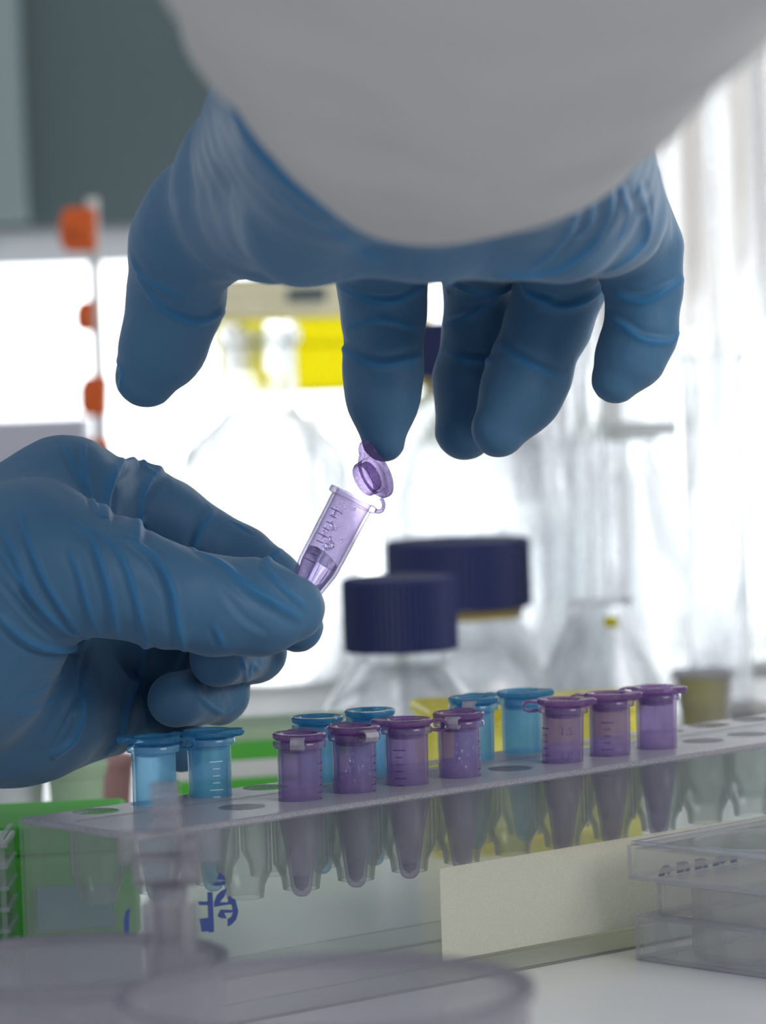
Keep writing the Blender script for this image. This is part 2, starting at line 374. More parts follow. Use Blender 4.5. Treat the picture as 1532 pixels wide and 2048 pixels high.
# sockets, hanging below the holes
sk = MB(); z0 = HT-1.8
sk.lathe([(6.7, z0), (6.7, HT-15.5), (6.3, HT-16.2), (4.9, HT-19.0), (4.5, HT-22.0), (4.0, HT-22.0), (4.35, HT-19.0), (5.75, HT-16.0), (5.9, z0)], 36, closed=False)
for s_ in (-1, 1):
    sk.box((s_*6.6-0.4, -0.45, HT-21.5), (s_*6.6+0.4, 0.45, HT-14.5)) if False else sk.add(
        [(s_*6.6, -.4, HT-15), (s_*6.6, .4, HT-15), (s_*5.4, .4, HT-21.5), (s_*5.4, -.4, HT-21.5), (s_*4.4, -.4, HT-19), (s_*4.4, .4, HT-19), (s_*4.4, .4, HT-21.5), (s_*4.4, -.4, HT-21.5)],
        [(0, 1, 2, 3), (0, 4, 5, 1), (2, 6, 7, 3), (0, 3, 7, 4), (1, 5, 6, 2)])
sock0 = sk.build('socket', M['socket'], rk)
first = True
for xs, yy in ((rowA, 0.0), (rowB, YB)):
    for xk in xs:
        o = sock0 if first else sock0.copy()
        if not first: COL.objects.link(o)
        first = False
        o.location = (xk*S, yy*S, 0); o.parent = rk
def rackxy(xk, yk): return RO + rotz(TH) @ np.array([xk, yk, 0.0])
# frosted writing area on the front and prints
def rack_front(px, py):                    # picture point -> (along, z) on the front panel, used to lay out the prints
    n = rotz(TH) @ np.array([0, 1.0, 0]); p0 = RO + rotz(TH) @ np.array([0, YF, 0])
    d = cF + cR*(px-766)/FPX + cU*(1024-py)/FPX; t = ((p0-cC)@n)/(d@n); q = rotz(-TH) @ (cC+d*t-RO); return q[0], q[2]
fx0, fz1 = rack_front(878, 1737); 
tag(MB().box((fx0, YF-0.25, 5.6), (fx0+118, YF-0.02, fz1)).build('writing_area', M['frost'], rk, smooth=False), 'frosted rectangular writing area on the front of the rack')
def flat_print(name, polys, y):
    q = MB()
    for poly in polys:
        n = len(poly); v = [(a, y, b) for a, b in poly]+[(a, y-0.12, b) for a, b in poly]
        q.add(v, [tuple(range(n)), tuple(range(n, 2*n))[::-1]]+[(i, n+i, n+(i+1) % n, (i+1) % n) for i in range(n)])
    return q.build(name, M['ink'], rk, smooth=False)
def arcband(cx, cz, r0, r1, a0, a1, sx=1.0, n=14):
    """split into quads so each stays convex"""
    out = []
    for i in range(n):
        t0 = math.radians(a0+(a1-a0)*i/n); t1 = math.radians(a0+(a1-a0)*(i+1)/n)
        out.append([(cx+sx*r0*math.cos(t0), cz+r0*math.sin(t0)), (cx+sx*r1*math.cos(t0), cz+r1*math.sin(t0)), (cx+sx*r1*math.cos(t1), cz+r1*math.sin(t1)), (cx+sx*r0*math.cos(t1), cz+r0*math.sin(t1))])
    return out
def cp(pts): return [rack_front(200+a/4.032, 1540+b/4.032) for a, b in pts]
glyph = [cp([(865, 985), (905, 983), (918, 1305), (875, 1310)]),
         cp([(1020, 953), (975, 975), (960, 1070), (1005, 1015)]), cp([(975, 975), (940, 1010), (922, 1060), (965, 1070)]),
         cp([(965, 1066), (920, 1060), (917, 1105), (1010, 1088)]), cp([(965, 1066), (1010, 1088), (1062, 1082), (1040, 1066)]),
         cp([(1035, 1015), (1030, 1066), (1062, 1090), (1090, 1045)]), cp([(1090, 1045), (1062, 1090), (1070, 1150), (1114, 1140)]),
         cp([(1114, 1140), (1070, 1150), (1055, 1185), (1095, 1205)]), cp([(1095, 1205), (1055, 1185), (1028, 1200), (1028, 1262), (1060, 1245)]),
         cp([(970, 1125), (1068, 1128), (1062, 1150), (1000, 1152)]), cp([(970, 1125), (1000, 1152), (1020, 1197), (975, 1195), (945, 1178)]),
         cp([(240, 1110), (232, 1200), (195, 1200), (205, 1140)]), cp([(232, 1200), (232, 1338), (195, 1342), (192, 1200)]),
         cp([(965, 825), (995, 850), (1010, 885), (940, 880)]), cp([(925, 905), (1010, 895), (1005, 925), (940, 935), (908, 925)]),
         cp([(790, 1060), (865, 1060), (870, 1090), (800, 1090)]), cp([(800, 1200), (872, 1190), (874, 1300), (820, 1305)])]
tag(flat_print('writing', glyph, YF-0.03), 'dark blue printed letters near the left end of the rack')
# big letters further right, seen through the lid of the well plate: O P P C I, upper parts in view
ax0, az0 = rack_front(1316, 1754); ax1, az1 = rack_front(1476, 1750)
Lw = (ax1-ax0)/4.45; Lh = 5.0; zt = rack_front(1395, 1717)[1]; polys = []
for i, ch in enumerate('CPPCI'):
    x0 = ax0+i*Lw; w_ = Lw*0.80; zb = zt-Lh; st = Lw*0.36
    if ch == 'C': polys += arcband(x0+w_/2, zt-w_/2-0.2, w_/2-st*.8, w_/2, 20, 180, 1.0)+[[(x0, zb+w_/2), (x0+st, zb+w_/2), (x0+st, zt-w_/2), (x0, zt-w_/2)]]+arcband(x0+w_/2, zb+w_/2, w_/2-st*.8, w_/2, 180, 340, 1.0)
    if ch == 'P':
        polys += [[(x0, zb), (x0+st, zb), (x0+st, zt), (x0, zt)], [(x0+st, zt-st), (x0+w_*.55, zt-st), (x0+w_*.55, zt), (x0+st, zt)], [(x0+st, zt-4.6), (x0+w_*.55, zt-4.6), (x0+w_*.55, zt-4.6+st*.8), (x0+st, zt-4.6+st*.8)]]
        polys += arcband(x0+w_*.55, zt-2.3, 2.3-st*.8, 2.3, -90, 90, .8)
    if ch == 'I': polys += [[(x0, zb), (x0+st, zb), (x0+st, zt), (x0, zt)]]
tag(flat_print('writing', polys, YF-0.27), 'dark blue printed capitals on the right front of the rack')

# ------------------------------------------------------------------ microtubes
def lerp(a, b, t): return a+(b-a)*t
BODY = [(0, 0), (1.2, .25), (2.1, 1.0), (2.6, 2.4), (2.75, 4), (3.9, 12), (5.1, 17.8), (5.28, 19.2), (5.45, 36.6), (6.5, 36.9), (6.55, 38.0), (6.3, 38.4), (4.85, 38.4), (4.62, 35), (4.5, 19.2), (4.32, 17.8), (3.1, 12), (1.95, 4), (1.6, 2.4), (0, 1.3)]
def body_mb(): return MB().lathe(BODY, 44)
def cap_mb(lip=True):
    """lid in its own frame: hinge at -x, lip at +x, underside at z=0"""
    q = MB(); n = 56; rows = []
    def rad(t, r):
        a = abs(math.atan2(math.sin(t), math.cos(t)))
        return r+(2.3*max(0, 1-(a/0.55)**2) if lip else 0)
    prof = [(0.0, 1.05), (4.2, 1.05), (4.6, 1.5), (6.2, 1.6), (6.6, 1.3), (6.5, 0.35), (6.1, 0.0), (4.6, 0.0), (4.42, -2.9), (4.2, -3.2), (3.95, -2.9), (3.9, -0.4), (0.0, -0.4)]
    v = []; rowi = []
    for k, (r, z) in enumerate(prof):
        if r < 1e-6: rowi.append([len(v)]); v.append((0, 0, z)); continue
        rowi.append(list(range(len(v), len(v)+n)))
        for i in range(n):
            t = 2*math.pi*i/n; rr = rad(t, r) if 3 <= k <= 6 else r
            zz = z+(0.1*(rr-r)/2.3 if 3 <= k <= 6 else 0)
            v.append((rr*math.cos(t), rr*math.sin(t), zz))
    f = []
    for a, b in zip(rowi, rowi[1:]):
        for i in range(n):
            j = (i+1) % n
            if len(a) == 1: f.append((a[0], b[j], b[i]))
            elif len(b) == 1: f.append((a[i], a[j], b[0]))
            else: f.append((a[i], a[j], b[j], b[i]))
    return q.add(v, f)
def strap_mb(pts, wd, th=0.55):
    """flat strap, points in the x-z plane, width along y"""
    v = []; f = []
    for i, (x, z) in enumerate(pts):
        x0, z0 = pts[max(0, i-1)]; x1, z1 = pts[min(len(pts)-1, i+1)]
        l = math.hypot(x1-x0, z1-z0); nx, nz = -(z1-z0)/l*th/2, (x1-x0)/l*th/2
        ww = wd[i] if hasattr(wd, '__len__') else wd
        v += [(x+nx, -ww/2, z+nz), (x+nx, ww/2, z+nz), (x-nx, ww/2, z-nz), (x-nx, -ww/2, z-nz)]
    for i in range(len(pts)-1):
        for k in range(4): f.append((i*4+k, (i+1)*4+k, (i+1)*4+(k+1) % 4, i*4+(k+1) % 4))
    f += [(0, 1, 2, 3), tuple(len(v)-4+k for k in (3, 2, 1, 0))]
    return MB().add(v, f)
LOOP = [(-6.3, 37.5), (-7.4, 37.3), (-8.8, 37.2), (-9.9, 37.6), (-10.3, 38.5), (-9.9, 39.4), (-8.7, 39.8), (-7.4, 39.7), (-6.2, 39.6)]
def grads_mb(side):
    """raised graduation bars on the wall, at angle side"""
    q = MB()
    for i in range(9):
        z = 33.0-i*1.75; r = lerp(5.28, 5.45, (z-19.2)/17.4); wd = 0.34 if i % 4 else 0.62
        n = 5; v = []; 
        for k in range(n+1):
            t = side+(k/n-.5)*wd
            for rr, dz in ((r-.05, -.12), (r+.13, -.12), (r+.13, .12), (r-.05, .12)): v.append((rr*math.cos(t), rr*math.sin(t), z+dz))
        f = [(k*4+j, (k+1)*4+j, (k+1)*4+(j+1) % 4, k*4+(j+1) % 4) for k in range(n) for j in range(4)]+[(0, 1, 2, 3), tuple(n*4+j for j in (3, 2, 1, 0))]
        q.add(v, f)
    return q
def liquid_mb(level):
    pr = [(0, 1.45), (1.5, 2.6), (1.85, 4), (3.0, 12), (4.25, 17.8), (4.42, 19.2), (4.5, 36)]
    out = [pr[0]]
    for a, b in zip(pr, pr[1:]):
        if b[1] < level: out.append(b)
        else: out.append((lerp(a[0], b[0], (level-a[1])/(b[1]-a[1])), level)); break
    out.append((out[-1][0]-.5, level-.3)); out.append((0, level-.35))
    return MB().lathe(out, 36)
def drops_mb(seed, n=46, zlo=22, zhi=34, face=-1.57, spread=1.2):
    rnd = random.Random(seed); q = MB()
    for i in range(n):
        t = face+rnd.gauss(0, spread*.45); z = rnd.uniform(zlo, zhi); r = rnd.choice([.12, .16, .2, .3, .42]) if rnd.random() < .9 else .8
        R = 4.42; v = []; f = []; m = 7
        rings_ = [(1.0, 0), (.75, .55), (.35, .85)]
        u = np.array([math.cos(t), math.sin(t), 0]); a = np.array([-math.sin(t), math.cos(t), 0]); c = u*R+np.array([0, 0, z])
        for rr, h in rings_:
            for k in range(m): v.append(c-u*h*r*.7+r*rr*(a*math.cos(6.283*k/m)+np.array([0, 0, 1.25])*math.sin(6.283*k/m)))
        v.append(c-u*r*.7)
        for j in range(2):
            for k in range(m): f.append((j*m+k, j*m+(k+1) % m, (j+1)*m+(k+1) % m, (j+1)*m+k))
        for k in range(m): f.append((2*m+k, 2*m+(k+1) % m, 3*m))
        q.add(v, f)
    return q
def number_mesh(txt, size, t, z, r):
    """raised digits wrapped on the wall at angle t"""
    cu = bpy.data.curves.new('digits', 'FONT'); cu.body = txt; cu.size = size; cu.align_x = 'CENTER'; cu.extrude = 0.0
    o = bpy.data.objects.new('digits', cu); COL.objects.link(o)
    dg = bpy.context.evaluated_depsgraph_get(); me = o.evaluated_get(dg).to_mesh()
    vs = [v.co.copy() for v in me.vertices]; fs = [tuple(p.vertices) for p in me.polygons]
    o.evaluated_get(dg).to_mesh_clear(); bpy.data.objects.remove(o)
    out = [((r+.1)*math.cos(t+v.x/r), (r+.1)*math.sin(t+v.x/r), z+v.y) for v in vs]
    return MB().add(out, fs)
def microtube(color, rkx, rky, hinge, label, lean=(0, 0), liquid=0, grads=None, drops=0, digits=False, capz=0.0):
    """hinge: direction of the hinge seen from above, in degrees (0 = right, 270 = towards the camera)"""
    b = rackxy(rkx, rky); up = HT+14.3-38.4
    t = thing('microtube', (b[0], b[1], up), label, 'tube', 'closed %s microtubes standing in the rack' % color)
    t.rotation_euler = (math.radians(lean[0]), math.radians(lean[1]), 0)
    m1, m2 = (M['purple'], M['purple_cap']) if color == 'purple' else (M['blue'], M['blue_cap'])
    body_mb().build('tube_body', m1, t)
    R = rotz(math.radians(hinge+180))
    cap_mb().xf(R, (0, 0, 38.8+capz)).build('lid', m2, t)
    strap_mb(LOOP, 3.4).xf(R).build('hinge', M['pale'] if 225 < hinge < 300 else m2, t)
    if grads is not None: grads_mb(math.radians(grads)).build('graduation', M['bluemark'] if color == 'blue' else m2, t)
    if digits:
        for tx, z in (('1.5', 31.5), ('1.0', 25.0)): number_mesh(tx, 2.9, math.radians(-82), z, 5.4).build('moulded_number', M['mark'], t)
    if liquid: liquid_mb(liquid).build('liquid', m1 if color == 'blue' else M['liqblue'], t)
    if drops: tag(drops_mb(drops).build('condensation', M['water'], t), 'clear droplets on the inner wall', kind='stuff')
    return t
M['liqblue'] = thin_plastic('bluish_liquid', (0.55, 0.70, 0.85), 0.35, (0.15, 0.30, 0.45), 0.1, 0.4)
A = lambda k: (k*PIT, 0.0)
B = lambda k: (-26.1+k*PIT, YB)
microtube('purple', *A(1), 268, 'purple microtube nearest the camera in the front row, pale hinge facing forward', (0, 1.2), liquid=5, grads=-15)
microtube('purple', *A(2), 297, 'purple microtube in the front row with clear droplets clinging inside its wall', (0, 1.0), liquid=21, grads=-20, drops=3)
microtube('purple', *A(3), 5, 'dark purple microtube in the front row whose lid lip points left', (0, 0.5), grads=-110, liquid=4)
microtube('purple', *A(4), 258, 'purple microtube right before the single empty front hole, pale hinge forward', (0, .6), grads=-12, drops=8)
microtube('purple', *A(6), 180, 'purple microtube marked 1.5 just past the empty front hole', (0, 1.8), digits=True, grads=-150)
microtube('purple', *A(7), 165, 'middle one of the three purple tubes at the far right of the rack', (0, 1.0), grads=-100)
microtube('purple', *A(8), 150, 'farthest purple microtube, last one filled at the right of the rack', (0, .6))
microtube('blue', *B(1), 2, 'blue microtube at the left end of the rack, lid lip pointing left', (0, .6), liquid=0, capz=.2)
microtube('blue', *B(2), 182, 'blue microtube with raised graduation lines, second from the left end of the rack', (0, .3), grads=-70)
microtube('blue', *B(4), 110, 'blue microtube in the back row behind the two nearest purple ones', (0, 0), liquid=8)
microtube('blue', *B(5), 95, 'blue microtube in the back row peeping out over the darkest purple lid', (0, 0), liquid=8)
microtube('blue', *B(7), 262, 'blue microtube in the back row with a hinge tab facing forward, right of centre', (0, .6))
microtube('blue', *B(8), 180, 'farthest blue microtube, its lid lip pointing right', (0, .3))

# the held, open microtube
ZT = 934.0
axis_top = P(709, 993, ZT); axis_bot = P(709-151, 993+288, ZT-2.0)
az = (axis_top-axis_bot); az /= np.linalg.norm(az)
ht = thing('microtube', axis_bot*1.0, 'open lilac microtube with a little liquid, pinched between finger and thumb above the rack', 'tube')
hx = cR-az*(cR@az); hx /= np.linalg.norm(hx); hyv = np.cross(az, hx)
RH_ = np.column_stack([hx, hyv, az])         # local x = right side of the tube, z along the tube
base = axis_top-az*38.4; ht.location = [c*S for c in base]
body_mb().xf(RH_).build('tube_body', M['held'], ht)
grads_mb(math.radians(-115)).xf(RH_).build('graduation', M['purple_cap'], ht)
tag(drops_mb(5, 90, 22, 36, -1.75, .8).xf(RH_).build('condensation', M['water'], ht), 'clear droplets on the inner wall', kind='stuff')
# liquid with a nearly level surface
lq = MB(); lv = []; nl = 40; lev = axis_bot[2]
pr = [(1.5, 2.6), (1.85, 4), (3.0, 12), (4.3, 18.0)]
surf_c = 21.3
rows_ = [[(r*math.cos(6.2832*i/nl), r*math.sin(6.2832*i/nl), z) for i in range(nl)] for r, z in pr]
ztilt = lambda x, y: surf_c-0.16*x-0.30*y
rows_.append([(4.35*math.cos(6.2832*i/nl), 4.35*math.sin(6.2832*i/nl), ztilt(4.35*math.cos(6.2832*i/nl), 4.35*math.sin(6.2832*i/nl))) for i in range(nl)])
rows_.append([(3.6*math.cos(6.2832*i/nl), 3.6*math.sin(6.2832*i/nl), ztilt(3.6*math.cos(6.2832*i/nl), 3.6*math.sin(6.2832*i/nl))-.5) for i in range(nl)])
lv = [p for r in rows_ for p in r]+[(0, 0, surf_c-.6), (0, 0, 1.5)]
lf = [(j*nl+i, j*nl+(i+1) % nl, (j+1)*nl+(i+1) % nl, (j+1)*nl+i) for j in range(5) for i in range(nl)]
lf += [(5*nl+i, 5*nl+(i+1) % nl, 6*nl) for i in range(nl)]+[(i, 6*nl+1, (i+1) % nl) for i in range(nl)]
lq.add(lv, lf).xf(RH_).build('liquid', M['water'], ht)
# its open lid: normal of the underside points down-left and to the camera
cn = -0.78*cR - 0.42*cU - 0.46*cF; cn /= np.linalg.norm(cn)
lc = P(746, 950, ZT-1.0)
hinge_pt = axis_top + hx*6.2 - az*0.8
hd = hinge_pt-lc; hd -= cn*(hd@cn); hd /= np.linalg.norm(hd)        # towards the hinge = local -x
ex = -hd; ez = -cn; ey = np.cross(ez, ex)
RC = np.column_stack([ex, ey, ez])
cap_mb().xf(RC, lc-base).build('lid', M['held_cap'], ht)
p0 = hinge_pt-base; p3 = lc+hd*6.2-base-ez*0.2; p1 = p0+hx*2.2+az*.2; p2 = p3+hd*1.5+hx*1.0
cv = [((1-t)**3)*p0+3*t*(1-t)**2*p1+3*t*t*(1-t)*p2+t**3*p3 for t in [i/9 for i in range(10)]]
hv = []; 
for i, p in enumerate(cv):
    tg = cv[min(9, i+1)]-cv[max(0, i-1)]; tg /= np.linalg.norm(tg); sd = hyv; nn = np.cross(tg, sd); nn /= np.linalg.norm(nn); ww = 2.0-0.4*math.sin(math.pi*i/9)
    hv += [p+nn*.45-sd*ww, p+nn*.45+sd*ww, p-nn*.45+sd*ww, p-nn*.45-sd*ww]
hf = [(i*4+k, (i+1)*4+k, (i+1)*4+(k+1) % 4, i*4+(k+1) % 4) for i in range(9) for k in range(4)]
MB().add(hv, hf).build('hinge', M['held_cap'], ht)

# ------------------------------------------------------------------ gloved hands from smooth distance fields
def hand(name, palm, fingers, h, kp=9.0, kf=3.0, kpf=5.0, ridges=(), label=None, parent=None, subdiv=True):
    allp = [q for c in [palm]+fingers for seg in c for q in seg]
    pts = np.array([P(*q[:3]) for q in allp]); rr = np.array([q[3] for q in allp])
    lo = (pts-rr[:, None]).min(0)-4; hi = (pts+rr[:, None]).max(0)+4
    n = np.ceil((hi-lo)/h).astype(int)+1
    X = (lo[0]+h*np.arange(n[0], dtype=np.float32))[:, None, None]; Y = (lo[1]+h*np.arange(n[1], dtype=np.float32))[None, :, None]; Zg = (lo[2]+h*np.arange(n[2], dtype=np.float32))[None, None, :]
    X = X.astype(np.float32); Y = Y.astype(np.float32); Zg = Zg.astype(np.float32)
    def seg(a, b):
        pa, pb = P(*a[:3]), P(*b[:3]); ba = pb-pa; L2 = float(ba@ba) or 1e-6
        t = np.clip(((X-pa[0])*ba[0]+(Y-pa[1])*ba[1]+(Zg-pa[2])*ba[2])/L2, 0, 1).astype(np.float32)
        d = np.sqrt((X-pa[0]-t*ba[0])**2+(Y-pa[1]-t*ba[1])**2+(Zg-pa[2]-t*ba[2])**2)
        return (d-(a[3]+(b[3]-a[3])*t)).astype(np.float32)
    def smin(a, b, k):
        hh = np.maximum(k-np.abs(a-b), 0)/k
        return np.minimum(a, b)-hh*hh*k*0.25
    def chain(segs, k):
        D = None
        for s in segs:
            d = seg(*s) if len(s) == 2 else None
            D = d if D is None else smin(D, d, k)
        return D
    Pm = chain(palm, kp); out = None
    for fchain in fingers:
        F = smin(Pm, chain(fchain, kf), kpf)
        out = F if out is None else smin(out, F, 0.5)
    g = openvdb.FloatGrid(4.0); g.copyFromArray(np.ascontiguousarray(np.clip(out, -6, 6)))
    p_, q_ = g.convertToQuads(0.0)
    v = p_.astype(float)*h+lo
    me = bpy.data.meshes.new(name); me.from_pydata([tuple(c) for c in v], [], [tuple(map(int, q)) for q in q_])
    o = bpy.data.objects.new(name, me); COL.objects.link(o)
    sm = o.modifiers.new('s', 'CORRECTIVE_SMOOTH') if False else o.modifiers.new('s', 'SMOOTH'); sm.factor = 0.5; sm.iterations = 2
    if subdiv: ss = o.modifiers.new('d', 'SUBSURF'); ss.levels = 1; ss.render_levels = 1
    dg = bpy.context.evaluated_depsgraph_get(); me2 = bpy.data.meshes.new_from_object(o.evaluated_get(dg)); o.modifiers.clear(); o.data = me2; bpy.data.meshes.remove(me)
    me = me2; me.name = name
    nv = len(me.vertices); co = np.empty(nv*3, np.float32); me.vertices.foreach_get('co', co); co = co.reshape(-1, 3).astype(float)
    # outward normals
    import bmesh
    bm = bmesh.new(); bm.from_mesh(me)
    if bm.calc_volume(signed=True) < 0:
        bmesh.ops.reverse_faces(bm, faces=bm.faces); bm.to_mesh(me)
    bm.free()
    no = np.empty(nv*3, np.float32); me.vertex_normals.foreach_get('vector', no); no = no.reshape(-1, 3).astype(float)
    bvh = BVHTree.FromPolygons(co.tolist(), [tuple(p.vertices) for p in me.polygons])
    disp = np.zeros(nv); fold = np.zeros(nv, np.float32)
    import bisect
    for pts2, wd, hgt, side in ridges:
        # resample the crease line with a smooth curve, drop it on the surface
        pp = np.array(pts2, float); m = len(pp); samp = []
        for i in range(m-1):
            p0, p1, p2, p3 = pp[max(0, i-1)], pp[i], pp[i+1], pp[min(m-1, i+2)]
            L = np.linalg.norm(p2-p1); k = max(2, int(L/3))
            for j in range(k):
                t = j/k; samp.append(.5*((2*p1)+(-p0+p2)*t+(2*p0-5*p1+4*p2-p3)*t*t+(-p0+3*p1-3*p2+p3)*t**3))
        samp.append(pp[-1]); s3 = []; fr = []
        for i, q in enumerate(samp):
            d = cF+cR*(q[0]-766)/FPX+cU*(1024-q[1])/FPX; dl = np.linalg.norm(d)
            hit = bvh.ray_cast(Vector(cC), Vector(d/dl))
            if hit[0] is not None: s3.append(np.array(hit[0])); fr.append(i/max(1, len(samp)-1))
        if len(s3) < 3: continue
        s3 = np.array(s3); fr = np.array(fr)
        tg = np.gradient(s3, axis=0); tg /= np.linalg.norm(tg, axis=1)[:, None]+1e-9
        kd = KDTree(len(s3))
        for i, q in enumerate(s3): kd.insert(q, i)
        kd.balance()
        lo_, hi_ = s3.min(0)-3.5*wd, s3.max(0)+3.5*wd
        idx = np.nonzero(((co > lo_) & (co < hi_)).all(1))[0]
        for i in idx:
            c, j, dist = kd.find(co[i])
            if dist > 3.3*wd: continue
            dv = co[i]-s3[j]; dv = dv-tg[j]*(dv@tg[j]); dd = np.linalg.norm(dv)
            if abs((co[i]-s3[j])@tg[j]) > 1.2 and (j == 0 or j == len(s3)-1): continue
            sg = 1.0 if np.cross(tg[j], no[i])@dv > 0 else -1.0
            x = sg*side*dd/wd; e = math.sin(math.pi*min(1, max(0, .06+fr[j]*.9)))**.5
            a = math.exp(-(x*x)*1.6)
            disp[i] += hgt*e*(a-0.5*math.exp(-((x-1.5)**2)*1.8))
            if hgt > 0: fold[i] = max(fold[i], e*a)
    # slack of the film: small soft undulations
    u = co
    wv = (np.sin(u[:, 0]*.33+np.sin(u[:, 2]*.21)*2)*np.sin(u[:, 2]*.27+np.sin(u[:, 1]*.19)*2)+np.sin(u[:, 1]*.41+u[:, 0]*.11))*.16
    co = co+no*(disp+wv)[:, None]
    me.vertices.foreach_set('co', (co*S).astype(np.float32).ravel())
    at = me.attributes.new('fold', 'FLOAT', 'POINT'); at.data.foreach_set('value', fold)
    me.polygons.foreach_set('use_smooth', [True]*len(me.polygons)); me.materials.clear(); me.materials.append(M['glove']); me.update()
    o.parent = parent
    if label: o['label'] = label
    return o
def ch(*pts): return [(pts[i], pts[i+1]) for i in range(len(pts)-1)]

person = thing('person', (0, 0, 0), 'person in a white coat and blue nitrile gloves, prising open a microtube lid', 'person')
# left hand
Lpalm = [((-330, 1290, 935, 27), (130, 986, 938, 12.5)), ((-200, 1440, 945, 24), (60, 1425, 955, 15)), ((60, 1425, 955, 15), (215, 1440, 975, 9)), ((-330, 1290, 945, 25), (120, 1100, 962, 13)), ((-330, 1290, 950, 25), (110, 1220, 975, 13)),
         ((-330, 1300, 950, 24), (60, 1340, 972, 15)), ((-330, 1330, 935, 24), (40, 1395, 950, 16)), ((40, 1395, 950, 16), (170, 1400, 968, 11)),
         ((-250, 1300, 915, 24), (60, 1120, 914, 19)), ((-60, 1330, 925, 20), (60, 1150, 920, 17)), ((130, 990, 938, 12), (160, 1130, 945, 14))]
Lthumb = ch((60, 1120, 914, 18.5), (205, 1150, 912, 14.6), (330, 1190, 914, 12.4), (430, 1212, 917, 11.9), (520, 1215, 920, 11.4), (585, 1218, 923, 8.3))
Lindex = ch((130, 990, 938, 12.2), (270, 1010, 958, 10.6), (330, 1040, 962, 10.3), (480, 1130, 964, 9.4), (535, 1175, 962, 9.2), (597, 1255, 955, 6.6))
Lmid = ch((120, 1100, 962, 13), (395, 1190, 992, 10.5), (470, 1240, 988, 9.8), (510, 1302, 966, 7.6), (437, 1316, 942, 7.4))
Lring = ch((110, 1220, 975, 13), (370, 1300, 1002, 10.2), (430, 1350, 994, 9), (436, 1388, 966, 7.4), (352, 1399, 946, 7.2))
Lpink = ch((60, 1340, 972, 14), (280, 1400, 1002, 9.2), (352, 1450, 996, 8), (362, 1500, 978, 6.0))
LR = [([(128, 887), (146, 925), (170, 972), (193, 1024)], .9, .9, 1), ([(167, 894), (167, 938), (180, 985)], .9, .7, 1),
      ([(271, 919), (238, 935), (217, 972), (206, 1030)], 2.2, 1.5, -1), ([(248, 925), (236, 965), (228, 1020), (224, 1060)], .8, -.5, 1),
      ([(321, 936), (298, 964), (280, 1006), (274, 1074)], 1.6, 1.3, -1), ([(285, 920), (300, 945)], .9, .6, 1),
      ([(261, 1079), (295, 1103), (324, 1137), (345, 1186), (358, 1260), (368, 1300)], 1.25, 1.3, 1),
      ([(196, 1064), (230, 1095), (251, 1134), (272, 1199), (287, 1260), (294, 1282)], 1.0, .8, 1),
      ([(157, 1053), (183, 1079), (204, 1134), (222, 1199), (232, 1260), (238, 1272)], 1.1, 1.1, 1),
      ([(141, 1108), (157, 1147), (172, 1199), (193, 1260), (203, 1268)], .9, .8, 1),
      ([(39, 1027), (57, 1085), (86, 1155), (117, 1207), (157, 1260), (170, 1272)], .9, 1.0, 1),
      ([(5, 1064), (28, 1108), (65, 1192), (115, 1252), (150, 1270)], .9, .9, 1),
      ([(2, 1105), (34, 1155), (86, 1218), (140, 1265)], .8, .7, 1), ([(2, 1165), (47, 1218), (78, 1252), (110, 1277)], .9, -.8, 1),
      ([(2, 1238), (39, 1272), (78, 1292), (117, 1300), (151, 1294), (175, 1276)], 1.2, 1.3, 1),
      ([(404, 1106), (446, 1130), (498, 1174), (548, 1203), (600, 1234)], 1.6, .9, 1), ([(535, 1140), (574, 1182), (608, 1213)], 1.2, .7, 1),
      ([(450, 1190), (490, 1235), (530, 1262)], 1.2, -.4, 1), ([(430, 1255), (446, 1290)], .9, .4, 1),
      ([(425, 1023), (404, 1054), (386, 1096)], 1.2, 1.0, 1), ([(561, 1101), (543, 1113), (527, 1132)], 1.2, .8, 1), ([(470, 1045), (500, 1062)], .8, .3, 1),
      ([(180, 1280), (167, 1334), (162, 1387), (136, 1439), (104, 1491)], 1.6, -1.4, 1), ([(164, 1374), (166, 1426), (148, 1478), (112, 1510)], 1.5, 1.2, 1),
      ([(292, 1285), (282, 1334), (251, 1413), (243, 1460), (217, 1504)], 1.5, 1.3, -1), ([(40, 1400), (90, 1375), (140, 1340)], .7, .25, 1), ([(30, 1430), (100, 1405), (150, 1370)], .7, .25, 1),
      ([(478, 1310), (490, 1340), (494, 1366)], .8, .35, 1), ([(500, 1360), (505, 1330), (520, 1345)], .8, .3, 1), ([(400, 1395), (440, 1425), (470, 1415)], .8, .35, 1)]
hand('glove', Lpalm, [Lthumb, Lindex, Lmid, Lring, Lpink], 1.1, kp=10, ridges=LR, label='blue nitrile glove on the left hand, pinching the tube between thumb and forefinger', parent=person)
# right hand
Rpalm = [((760, 150, 745, 26), (610, 440, 800, 11.8)), ((725, 150, 750, 27.5), (500, 335, 862, 14.5)), ((500, 335, 862, 14.5), (412, 440, 880, 13.6)), ((610, 440, 800, 11.6), (480, 420, 862, 13)), ((400, 460, 884, 11.5), (560, 458, 850, 10.5)), ((560, 458, 850, 10.5), (765, 450, 925, 10)),
         ((610, 440, 800, 11.8), (860, 440, 800, 11.8)), ((860, 440, 800, 11.8), (1120, 446, 816, 11.4)), ((1120, 446, 816, 11.4), (1215, 440, 850, 12)), ((1060, 230, 780, 24), (1215, 430, 860, 13)),
         ((900, 180, 750, 28), (860, 410, 800, 12)), ((610, 425, 805, 12), (765, 420, 925, 12)), ((860, 425, 805, 12), (960, 420, 940, 12)), ((1000, 430, 810, 12), (1110, 440, 925, 12.5)), ((1060, 300, 800, 20), (1235, 430, 915, 12)),
         ((765, 410, 925, 12), (1110, 430, 925, 12)), ((480, 380, 860, 14), (700, 410, 880, 13))]
